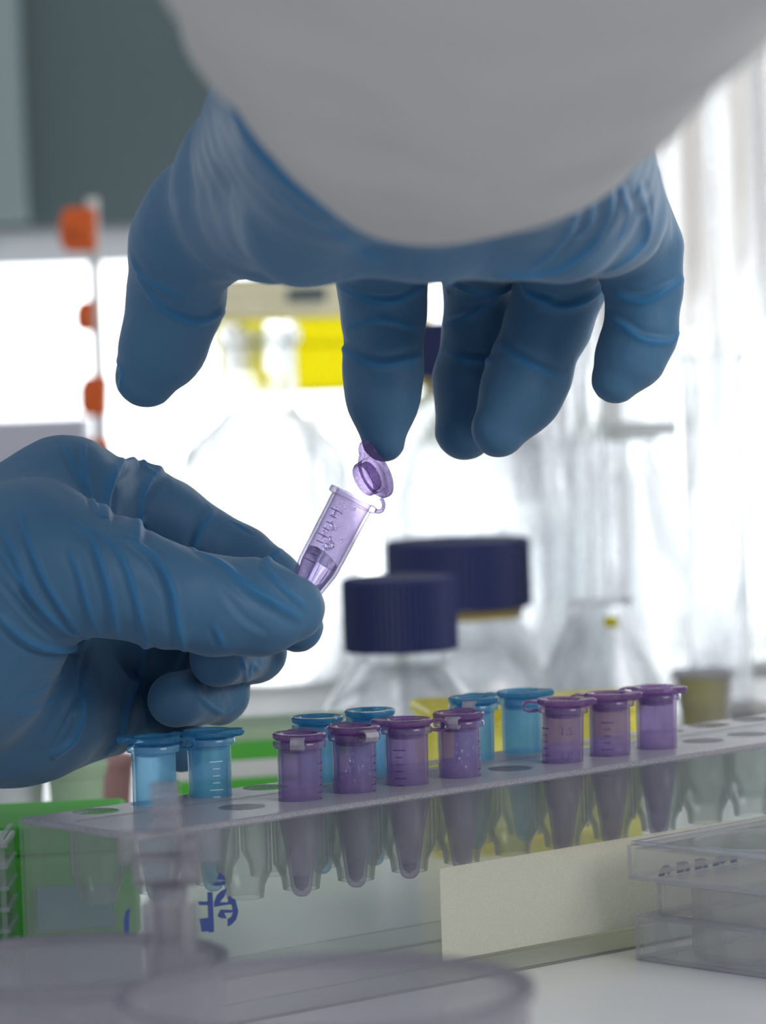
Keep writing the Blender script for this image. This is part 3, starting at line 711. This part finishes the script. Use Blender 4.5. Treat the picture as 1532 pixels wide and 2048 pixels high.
Rth = ch((410, 440, 880, 14), (366, 490, 886, 12.6), (352, 600, 896, 11.3), (325, 690, 899, 10.2), (293, 752, 902, 7.8))
Rin = ch((765, 420, 930, 12), (763, 560, 950, 10.9), (766, 620, 950, 10.3), (766, 740, 946, 9.9), (767, 800, 943, 8.7), (768, 882, 941, 5.4))
Rmi = ch((965, 420, 940, 12), (968, 560, 968, 10.2), (966, 640, 968, 9.8), (944, 760, 965, 9.4), (928, 862, 960, 7.6))
Rri = ch((1120, 430, 930, 12), (1124, 560, 948, 11.2), (1100, 640, 948, 10.6), (1058, 745, 944, 10.2), (1040, 790, 942, 9.7), (998, 858, 940, 7.3))
Rpi = ch((1225, 430, 905, 12.2), (1275, 500, 920, 10.8), (1288, 570, 922, 9.2), (1283, 660, 922, 8.6), (1262, 710, 921, 8.2), (1230, 758, 920, 6.0))
RRd = [([(1217, 357), (1219, 405), (1202, 457), (1160, 505), (1104, 538), (1000, 552)], 1.7, 1.6, -1), ([(1275, 381), (1292, 430), (1285, 479), (1251, 515), (1217, 540)], 1.7, 1.3, -1),
       ([(1153, 405), (1141, 457), (1104, 505), (1060, 535)], 1.5, .9, -1), ([(1226, 586), (1263, 601), (1300, 598), (1364, 561)], 1.3, 1.0, -1),
       ([(1221, 637), (1251, 657), (1287, 679), (1339, 684), (1354, 669)], 1.2, .9, -1), ([(1080, 604), (1117, 616), (1165, 604), (1207, 579)], 1.4, 1.1, -1),
       ([(1002, 688), (1032, 714), (1090, 741), (1126, 755)], 1.4, 1.0, -1), ([(1046, 570), (1063, 592), (1110, 602)], 1.2, .9, -1), ([(893, 563), (938, 583), (993, 587), (1030, 571)], 1.3, .9, -1),
       ([(893, 647), (945, 628), (992, 598)], 1.1, .7, -1), ([(889, 700), (930, 718), (981, 722)], 1.3, .9, -1), ([(677, 571), (710, 588), (757, 602), (797, 600), (845, 575)], 1.3, 1.0, -1),
       ([(685, 698), (730, 722), (777, 729), (842, 714)], 1.3, 1.0, -1), ([(700, 650), (760, 640), (830, 655)], 1.0, .3, 1), ([(277, 560), (325, 615), (390, 642), (448, 627)], 1.3, 1.0, -1), ([(262, 520), (290, 560), (360, 590)], 1.6, .6, -1),
       ([(452, 190), (520, 300), (640, 410), (780, 490)], 2.4, 1.2, 1), ([(480, 300), (600, 420), (760, 520)], 2.6, .35, 1),
       ([(1180, 385), (1180, 440), (1150, 480)], 1.2, .6, -1), ([(1240, 370), (1256, 430), (1240, 480)], 1.1, .5, -1), ([(232, 720), (245, 745), (240, 780)], 1.1, .5, 1)]
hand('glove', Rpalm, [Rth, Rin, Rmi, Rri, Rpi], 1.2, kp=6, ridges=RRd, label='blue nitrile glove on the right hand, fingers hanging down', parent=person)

# coat sleeves: cuff ring, folds, two-sided cloth
def sleeve(c0, c1, r0, r1, name, n=96, m=60, seed=1, sq=1.0):
    a, b = P(*c0), P(*c1); d = b-a; L = np.linalg.norm(d); d /= L
    e1 = cR-d*(cR@d); e1 /= np.linalg.norm(e1); e2 = np.cross(d, e1); q = MB(); v = []
    rnd = random.Random(seed); ph = [rnd.uniform(0, 6.28) for _ in range(8)]
    def R(t, s):
        f = .022*math.sin(3*t+ph[0]+4.5*s)+.022*math.sin(5*t+ph[1]-40*s)+.035*math.sin(2*t+ph[2]+45*s+1.5*math.sin(3*t))+.012*math.sin(7*t+26*s+ph[3])
        return (r0+(r1-r0)*s)*(1+f*(.45+min(1, s*4)))+(.9 if s < .12 else 0)*math.exp(-((s-.05)/.02)**2)
    for layer in (0, 1):
        for j in range(m+1):
            s = j/m
            for i in range(n):
                t = 2*math.pi*i/n; rr = R(t, s)-layer*1.1
                v.append(a+d*s*L+rr*(e1*math.cos(t)+e2*math.sin(t)*sq))
    f = []; o = (m+1)*n
    for j in range(m):
        for i in range(n):
            k = (i+1) % n
            f.append((j*n+i, j*n+k, (j+1)*n+k, (j+1)*n+i)); f.append((o+j*n+i, o+(j+1)*n+i, o+(j+1)*n+k, o+j*n+k))
    for i in range(n):
        k = (i+1) % n; f.append((i, o+i, o+k, k)); f.append((m*n+i, m*n+k, o+m*n+k, o+m*n+i))
    return q.add(v, f).build(name, M['coat'], person, angle=80)
sl = sleeve((915, 24, 690), (1120, -1500, 360), 43.0, 64.0, 'coat_sleeve'); sl['label'] = 'white coat sleeve over the right wrist'
sl2 = sleeve((-420, 1310, 940), (-2100, 1080, 900), 42.0, 55.0, 'coat_sleeve', m=30, seed=4); sl2['label'] = 'white coat sleeve over the left wrist'

# ------------------------------------------------------------------ multiwell plate and its lid, right foreground
c0 = G(1271, 1920, 0)
pf = G(1532, 1958, 0)-c0; ang = math.atan2(pf[1], pf[0])
def plate_piece(name, x0, y0, x1, y1, z0, z1, wall, parent, m, top=True, bottom=False, ch_=3.0):
    """hollow rectangular shell with one clipped corner, open below (lid) or above (tray)"""
    def outl(i): return [(x0+i+ch_, y0+i), (x1-i, y0+i), (x1-i, y1-i), (x0+i, y1-i), (x0+i, y0+i+ch_)]
    o, n = outl(0), outl(wall); q = MB(); k = 5
    v = [(x, y, z0) for x, y in o]+[(x, y, z1) for x, y in o]+[(x, y, z0) for x, y in n]+[(x, y, z1-(wall if top else 0)) for x, y in n]
    f = [(i, (i+1) % k, k+(i+1) % k, k+i) for i in range(k)]+[(2*k+i, 3*k+i, 3*k+(i+1) % k, 2*k+(i+1) % k) for i in range(k)]+[(i, 2*k+i, 2*k+(i+1) % k, (i+1) % k) for i in range(k)]
    if top: f += [tuple(range(k, 2*k)), tuple(range(3*k, 4*k))[::-1]]
    else: f += [(k+i, k+(i+1) % k, 3*k+(i+1) % k, 3*k+i) for i in range(k)]
    return q.add(v, f).build(name, m, parent, smooth=False, bevel=.35)
PL, PW = 127.0, 85.0
wp = thing('well_plate', c0, 'clear polystyrene multiwell plate lying on the bench at the lower right', 'plate', rz=ang)
plate_piece('base_skirt', 0, 0, PL, PW, 0, 11.2, 1.1, wp, M['crystal'], top=False, ch_=.6)
def rim_frame(name, x0, y0, x1, y1, z, t, parent):
    q = MB()
    for lo, hi in (((x0, y0), (x1, y0+t)), ((x0, y1-t), (x1, y1)), ((x0, y0+t), (x0+t, y1-t)), ((x1-t, y0+t), (x1, y1-t))): q.box((*lo, z-.5), (*hi, z+.5))
    return q.build(name, M['crystal_edge'], parent, smooth=False)
rim_frame('skirt_ledge', 0.2, .2, PL-.2, PW-.2, 11.2, 4.2, wp); rim_frame('skirt_foot', 0, 0, PL, PW, .6, 1.3, wp)
plate_piece('tray_wall', 4.2, 4.0, PL-4.2, PW-4, 11.4, 20.2, 1.0, wp, M['crystal'], top=False, ch_=.8)
q = MB().box((4.4, 4.2, 19.2), (PL-4.4, PW-4.2, 20.0)); q.build('tray_top', M['crystal'], wp, smooth=False); rim_frame('tray_rim', 4, 3.8, PL-4, PW-3.8, 20.4, 1.6, wp)
for i in range(3):
    for j in range(2):
        q = MB().lathe([(0, 1.8), (17.2, 1.8), (17.4, 3), (17.8, 19.2), (18.8, 19.2), (18.4, 2.6), (18.0, 1.0), (0, 1.0)], 56, (24.5+i*39, 23+j*39, 0))
        q.build('well', M['crystal'], wp)
        v = []; nn_ = 180
        for z_ in (2.4, 10.6, 18.6):
            for k_ in range(nn_): a_ = 2*math.pi*k_/nn_; r_ = 18.9+(.16 if k_ % 2 else 0); v.append((24.5+i*39+r_*math.cos(a_), 23+j*39+r_*math.sin(a_), z_))
        MB().add(v, [(b_*nn_+k_, b_*nn_+(k_+1) % nn_, (b_+1)*nn_+(k_+1) % nn_, (b_+1)*nn_+k_) for b_ in (0, 1) for k_ in range(nn_)]).build('fluted_wall', M['crystal'], wp, angle=5)
        q = MB().lathe([(18.5, 1.0), (18.5, 2.6), (17.0, 2.6), (17.0, 1.0)], 48, (24.5+i*39, 23+j*39, 0), closed=True).build('well_foot', M['crystal_edge'], wp)
for x_ in (24.5+19.5, 24.5+58.5): MB().box((x_-.5, 5, 1.5), (x_+.5, PW-5, 10.5)).build('rib', M['crystal'], wp, smooth=False)
def corner_post(x0, y0, x1, y1, z0, z1, parent, t=1.0):
    for cx_, cy_ in ((x0, y0), (x1-t, y0), (x1-t, y1-t), (x0, y1-t)):
        MB().box((cx_, cy_, z0), (cx_+t, cy_+t, z1)).build('corner', M['crystal_edge'], parent, smooth=False, bevel=.3)
corner_post(0, 0, PL, PW, 1.1, 10.7, wp); corner_post(4.2, 4, PL-4.2, PW-4, 11.7, 19.9, wp)
for k in range(2): MB().add([(6+k*18, 1.2, 0.2), (6.8+k*18, 1.2, .2), (6.8+k*18, 9, .2), (6+k*18, 9, .2), (6+k*18, 1.2, 10.8), (6.8+k*18, 1.2, 10.8), (6.8+k*18, 4, 10.8), (6+k*18, 4, 10.8)], [(0, 3, 2, 1), (4, 5, 6, 7), (0, 1, 5, 4), (1, 2, 6, 5), (2, 3, 7, 6), (3, 0, 4, 7)]).build('rib', M['crystal'], wp, smooth=False)
lidc = G(1255, 1757, 20.9)
ld = thing('plate_lid', lidc, 'clear plate lid set askew on the multiwell plate, round well rings moulded in its top', 'lid', rz=ang+math.radians(1.0))
plate_piece('lid_shell', 0, 0, PL+2, PW+2, 0, 8.6, 1.0, ld, M['crystal'], top=True, ch_=.8)
corner_post(0, 0, PL+2, PW+2, .8, 8.5, ld, .9); rim_frame('lid_rim', .8, .8, PL+1.2, PW+1.2, 9.0, 1.4, ld); rim_frame('lid_lower_edge', 0, 0, PL+2, PW+2, .3, .9, ld)
for i in range(3):
    for j in range(2):
        MB().lathe([(18.2, 8.5), (18.2, 9.1), (17.6, 9.1), (17.6, 8.5)], 56, (25+i*39, 24+j*39, 0), closed=True).build('well_ring', M['crystal_edge'], ld)

# ------------------------------------------------------------------ blurred clear plastic ware in front
def on_bench(px, Z): p = P(px, 1500, Z); return (p[0], p[1], 0.0)
def zat(py, Z, px=766): return P(px, py, Z)[2]
b = on_bench(326, 745)
lc_ = thing('plastic_connector', b, 'clear plastic connector with threaded tip and square wings standing in front of the rack', 'connector')
zt_ = zat(1566, 745, 326); z1 = zat(1640, 745, 326); z2 = zat(1662, 745, 326); z3 = zat(1768, 745, 326); z4 = zat(1900, 745, 326)
pr = [(0, zt_), (2.6, zt_), (3.0, zt_-.4)]
z = zt_-.6; 
while z > z1+1.4: pr += [(3.2, z), (2.3, z-.8), (2.3, z-1.1), (3.2, z-1.9)]; z -= 2.4
pr += [(2.9, z1), (2.9, z2), (0, z2)]
MB().lathe(pr, 32).build('threaded_tip', M['smoke'], lc_)
MB().box((-9.5, -1.2, z3+3.8), (10.6, 1.2, z2)).build('wing_plate', M['smoke'], lc_, smooth=False, bevel=.5)
MB().box((-6.8, -4, z3), (6.4, 4, z3+5.6)).build('wing_plate', M['smoke'], lc_, smooth=False, bevel=.5)
MB().box((3.0, -6, z3), (6.2, 6, z3+9)).build('wing_plate', M['smoke'], lc_, smooth=False, bevel=.5)
MB().lathe([(0, z3), (3.9, z3), (3.9, z3-3), (4.7, z3-4), (4.7, z3-11), (4.2, z4+2), (5.0, z4), (5.0, 2.0), (6.2, 1.6), (6.2, 0), (5.6, 0), (3.6, 2.5), (3.4, z3-1), (0, z3-1)], 36).build('barrel', M['smoke'], lc_)
for k in range(6):
    a = k*math.pi/3; q = MB().box((4.4, -.35, z4), (5.8, .35, z3-4)).xf(rotz(a)).build('rib', M['smoke'], lc_, smooth=False)
def dish(px, Z, r, ytop, name, label, wall=1.0, m='smoke'):
    b = on_bench(px, Z); h = zat(ytop, Z+r*0.0, px)
    t = thing(name, b, label, 'dish')
    MB().lathe([(0, .8), (r-wall-.4, .8), (r-wall, 1.6), (r-wall, h), (r, h), (r, 1.0), (r-.8, 0), (0, 0)], 72).build('dish_wall', M[m], t)
    MB().lathe([(r-.1, h-2.0), (r+1.1, h-2.0), (r+1.1, h), (r-.1, h)], 72, closed=True).build('rim', M[m], t)
    return t, h
d1, h1 = dish(120, 735, 30.5, 1925, 'sample_jar', 'round clear plastic jar in the lower left corner, out of focus')
b2 = on_bench(632, 640); 
d2, h2 = dish(632, 640, 35.0, 1985, 'sample_jar', 'wide clear plastic jar blurred at the bottom centre edge')
# a few bits of labware on the left edge: comb-like clear rack
cr_ = G(6, 1925, 0)
cb = thing('clear_rack_stack', (cr_[0]-18, cr_[1]+5, 0), 'stack of clear ribbed plastic trays cut by the left edge beside the rack', 'tray')
for k in range(6):
    MB().box((-22, -12, 3+k*5.6), (21, 12, 4.2+k*5.6)).build('tray_shelf', M['crystal_edge'], cb, smooth=False, bevel=.3)
MB().box((19, -12.3, 0), (20.4, 12.3, 34)).build('side_wall', M['crystal'], cb, smooth=False); MB().box((-22, -12.3, 0), (-20.6, 12.3, 34)).build('side_wall', M['crystal'], cb, smooth=False)

# ------------------------------------------------------------------ things behind the rack
def hollow(prof_out, wall):
    """outer profile bottom->top, returns closed double wall profile"""
    inn = [(max(0.0, r-wall), z+(wall*1.4 if i == 0 else 0)) for i, (r, z) in enumerate(prof_out)]
    return [(0, prof_out[0][1])]+prof_out+inn[::-1]+[(0, prof_out[0][1]+wall*1.4)]
def cap_ribbed(r, h, z, n=60):
    q = MB(); v = []; f = []
    for zz, rr in ((z, r), (z+h-1.2, r), (z+h, r-1.2)):
        for i in range(n*2):
            a = math.pi*i/n; r_ = rr-(.55 if i % 2 else 0); v.append((r_*math.cos(a), r_*math.sin(a), zz))
    m = n*2
    for j in range(2): f += [(j*m+i, j*m+(i+1) % m, (j+1)*m+(i+1) % m, (j+1)*m+i) for i in range(m)]
    f += [tuple(range(m))[::-1], tuple(range(2*m, 3*m))]
    return q.add(v, f)
def media_bottle(px, Z, capw, ytop, ycapb, rbody, label, ring=True, zbase=0.0, fill=0):
    sc = FPX/Z; b = on_bench(px, Z); zt = zat(ytop, Z, px); zc = zat(ycapb, Z, px); rc = capw/2/sc; rn = rc*.80
    t = thing('media_bottle', (b[0], b[1], zbase), label, 'bottle'); zt -= zbase; zc -= zbase
    zs = zc-5; body = max(6, zs-rbody*.75)
    pr = [(rbody-2, 0), (rbody, 2.5), (rbody, body), (rbody*.94, body+(zs-body)*.35), (rbody*.75, body+(zs-body)*.7), (rn+1.5, zs-1), (rn, zs+1), (rn, zt-2)]
    MB().lathe(hollow(pr, 1.8), 64).build('bottle_body', M['glass'], t)
    cap_ribbed(rc, zt-zc, zc).build('screw_cap', M['navy'], t, angle=20)
    MB().lathe([(rn+.3, zc-4.0), (rn+2.2, zc-4.0), (rn+2.4, zc-.6), (rn+.3, zc-.6)], 48, closed=True).build('pour_ring', M['ringy'] if ring else M['glass'], t)
    return t
media_bottle(809, 1330, 230, 1152, 1297, 30, 'glass media bottle with navy screw cap, the nearer of the two squat ones', ring=False)
media_bottle(929, 1500, 290, 1076, 1212, 42, 'glass media bottle with wide navy screw cap, right behind the nearer navy-capped bottle')
media_bottle(955, 1662, 198, 640, 752, 40, 'tall glass bottle whose navy cap shows between the hanging fingers')
media_bottle(1096, 1740, 92, 872, 1000, 26, 'small bottle with navy cap blurred beside the ring fingertip', ring=False)
def jar(px, Z, prof, name, label, cat, wall=1.6, n=64, m=None):
    b = on_bench(px, Z); t = thing(name, b, label, cat)
    MB().lathe(hollow(prof, wall), n).build('glass_wall', m or M['glass'], t); return t
def zz(py, Z, px=766): return zat(py, Z, px)
Z = 1680
t = jar(548, Z, [(36, 0), (38, 3), (38, 95), (35, 105), (20, 118), (16.5, 122), (16, 150), (18.5, 152), (18.5, zz(648, Z))], 'reagent_bottle', 'empty clear glass bottle with short neck in front of the yellow box', 'bottle')
MB().lathe([(0, 0), (13.5, 0), (14.5, 16), (16.6, 18), (16.6, 22), (0, 22)], 40, (0, 0, zz(648, Z)-19)).build('glass_stopper', M['glass'], t)
Z = 1590   # conical flask
t = jar(1262, Z, [(44, 0), (46, 4), (45, 10), (17, 92), (14.5, 98), (14.5, 106), (17.5, 109), (17.5, zz(868, Z))], 'conical_flask', 'large conical glass flask with wide lip right of the hanging fingers', 'flask')
MB().lathe([(17, 0), (24, 0), (24.5, 5), (17, 5)], 48, (0, 0, zz(868, Z)-4), closed=True).build('collar', M['white'], t)
Z = 1400
t = jar(1210, Z, [(30, 0), (32, 3), (31, 10), (13, 46), (11.5, 50), (11.5, zz(1215, Z)-1), (13.5, zz(1215, Z))], 'conical_flask', 'small conical flask with yellow speck on its neck behind the farthest blue tube', 'flask')
MB().box((0.5, -13.0, -9), (5.5, -11.4, -5)).xf(np.eye(3), (0, 0, zz(1215, Z))).build('yellow_mark', M['yellow'], t)
def cylinder(px, Z, r, ytop, label, marks=True):
    h = zz(ytop, Z, px); t = jar(px, Z, [(r, 6), (r, h-4), (r+1.6, h-1), (r+1.8, h)], 'measuring_cylinder', label, 'cylinder', wall=1.4)
    MB().lathe([(0, 0), (r*1.9, 0), (r*1.9, 3), (r*1.1, 7), (0, 7)], 6).build('hexagonal_foot', M['glass'], t, angle=20)
    return t
cylinder(1150, 1475, 10.0, 590, 'slim measuring cylinder nearest the ring finger')
cylinder(1196, 1515, 7.0, 560, 'thinnest glass measuring cylinder seen between ring and little finger')
cylinder(1318, 1780, 13.0, 700, 'measuring cylinder below the little fingertip')
cylinder(1446, 1480, 12.5, 705, 'wide measuring cylinder near the right edge of the picture')
cylinder(1508, 1640, 14.0, 30, 'tallest measuring cylinder, cut by the right edge of the picture')
cylinder(1412, 1890, 17.0, 90, 'tall measuring cylinder in front of the pale blind')
cylinder(690, 1850, 11.0, 820, 'glass cylinder standing left of the open tube lid')
Z = 1840
jar(1010, Z, [(56, 0), (58, 4), (58, 70), (50, 92), (22, 118), (20, 124), (20, zz(905, Z, 1000)+20)], 'round_flask', 'broad shouldered glass flask under the middle fingertip', 'flask')
# yellow filled beaker at right
Z = 1380; b = on_bench(1412, Z); t = thing('beaker', b, 'small plastic beaker of yellow liquid with a grey rim at the right behind the rack', 'beaker')
h = zz(1340, Z, 1412)
MB().lathe(hollow([(8.2, .2), (8.4, 1), (10.6, h)], .7), 48).build('beaker_wall', M['smoke'], t)
MB().lathe([(0, 1.6), (7.4, 1.6), (9.6, h-2.2), (0, h-2.2)], 48).build('liquid', M['yliquid'], t)
MB().lathe([(10.4, h-2.4), (12.2, h-2.4), (12.2, h+.3), (10.4, h+.3)], 48, closed=True).build('rim', M['smoke'], t)
# yellow box behind the rack, parallel to it
yb0 = on_bench(868, 1130)
yb = thing('yellow_box', yb0, 'translucent pale yellow plastic box behind the right half of the tube rack', 'box', rz=math.radians(9))
hz = 41.0
MB().box((0, 0, 0), (64, 36, hz)).build('box_body', M['yellowfilm'], yb, smooth=False, bevel=1.5)
MB().box((-1, -1, hz), (65, 37, hz+4)).build('lid', M['yellowfilm'], yb, smooth=False, bevel=1)
# yellow carton with beige lid far behind, on a glass shelf
Z = 1950; b = P(640, 785, Z); shz = b[2]
yc = thing('yellow_carton', (P(640, 785, Z)[0], b[1], shz), 'yellow carton with beige lid on the glass shelf, behind the forefinger', 'box')
sc = Z/FPX
MB().box((-205*sc, 0, 0), (222*sc, 70, 95*sc)).build('carton_base', M['yellow'], yc, smooth=False, bevel=2)
MB().box((-215*sc, -2, 95*sc), (226*sc, 72, 150*sc)).build('carton_front', M['yellow'], yc, smooth=False, bevel=2)
MB().box((-220*sc, -4, 150*sc), (232*sc, 74, 236*sc)).build('carton_lid', M['beige'], yc, smooth=False, bevel=2)
MB().box((-60*sc, -4.6, 180*sc), (20*sc, -4.1, 212*sc)).build('label_patch', M['wall'], yc, smooth=False)
gs = thing('glass_shelf', (P(640, 785, Z)[0], b[1], 0), 'glass shelf on two clear posts carrying the yellow carton', 'shelf')
MB().box((-75, -14, shz-6), (75, 90, shz)).build('shelf_glass', M['glass'], gs, smooth=False)
for sx in (-70, 70): MB().tube([(sx, 70, 0), (sx, 70, shz-6)], 3.0).build('post', M['glass'], gs)
# stand with orange clamps, left
Z = 2150; sc = Z/FPX; b = P(178, 1200, Z)
st = thing('lab_stand', (b[0]+6, 1850, 0), 'white stand carrying a column of blurred orange clamps at the left', 'stand')
b = P(178, 1200, 1850); st.location = ((b[0]+4)*S, 1850*S, 0); sc = 1850/FPX
MB().box((-45, -30, 0), (45, 60, 8)).build('base_plate', M['white'], st, smooth=False, bevel=2)
MB().tube([(4, 12, 8), (4, 12, zat(395, 1850, 178))], 3.2, 14).build('rod', M['white'], st)
for (xa, xb, ya, yb_) in ((133, 206, 415, 503), (156, 194, 600, 664), (158, 216, 752, 832), (150, 216, 880, 940)):
    z0_, z1_ = zat(yb_, 1850, 178), zat(ya, 1850, 178); xa_, xb_ = (xa-178)*sc, (xb-178)*sc; q = MB()
    zc = (z0_+z1_)/2; hh = (z1_-z0_)/2
    pr = [(xb_, zc+hh*.8), (xb_-2, z1_), (xa_+3, z1_), (xa_, zc+hh*.4), (xa_, zc-hh*.6), (xa_+3, z0_), (xb_-1, z0_)]
    v = [(x, -9, z) for x, z in pr]+[(x, 9, z) for x, z in pr]; n = len(pr)
    q.add(v, [tuple(range(n)), tuple(range(n, 2*n))[::-1]]+[(i, n+i, n+(i+1) % n, (i+1) % n) for i in range(n)])
    cl = q.build('clamp', M['orange'], st, smooth=False, bevel=2)
    MB().tube([(0, -16, zc), (0, -9, zc)], 3.5, 12).build('thumb_screw', M['orange'], cl)
# green things behind the left end of the rack
g0 = rackxy(-44, 44)
gb = thing('green_tip_box', G(20, 1905, 0)+np.array([-6, 14, 0]), 'bright green pipette tip box behind the left end of the rack', 'box', rz=math.radians(6))
MB().box((-40, 0, 0), (40, 55, 23)).build('box_body', M['green'], gb, smooth=False, bevel=2)
MB().box((-39, 1, 23), (39, 54, 31)).build('box_lid', M['green'], gb, smooth=False, bevel=2)
MB().box((12, -2.2, 3), (33, -.4, 15)).build('label_patch', M['teal'], gb, smooth=False, bevel=.5)
Z = 1230; b = on_bench(520, Z)
gr = thing('green_rack', (b[0], b[1], 0), 'green and white striped tube rack between the curled hand and the purple tubes', 'rack', rz=math.radians(12))
for k, (m, h_) in enumerate((('green', 5), ('white', 4), ('green', 5), ('white', 6), ('green', 6), ('palegreen', 4))):
    z_ = sum((5, 4, 5, 6, 6, 4)[:k]); MB().box((-28, 0, z_), (38, 40, z_+h_)).build('rack_tier', M[m], gr, smooth=False, bevel=.6)
Z = 1150
def cup(px, Z, r, ytop, m, label, name='sample_cup'):
    b = on_bench(px, Z); t = thing(name, b, label, 'cup'); h = zat(ytop, Z, px)
    MB().lathe([(0, 0), (r*.8, 0), (r, h*.9), (r*1.08, h*.91), (r*1.08, h), (0, h)], 36).build('cup_body', M[m], t)
    MB().lathe([(0, h), (r*1.14, h), (r*1.14, h+2), (r*.9, h+3), (0, h+3)], 36).build('lid', M[m], t)
    return t
cup(225, 1280, 7.0, 1525, 'pink', 'pink plastic cup left of the nearest blue tube, behind the rack')
cup(150, 1190, 9, 1535, 'palegreen', 'pale green cup under the left hand, out of focus')
cup(30, 1200, 9, 1545, 'white', 'small white cup blurred at the left edge under the left hand')
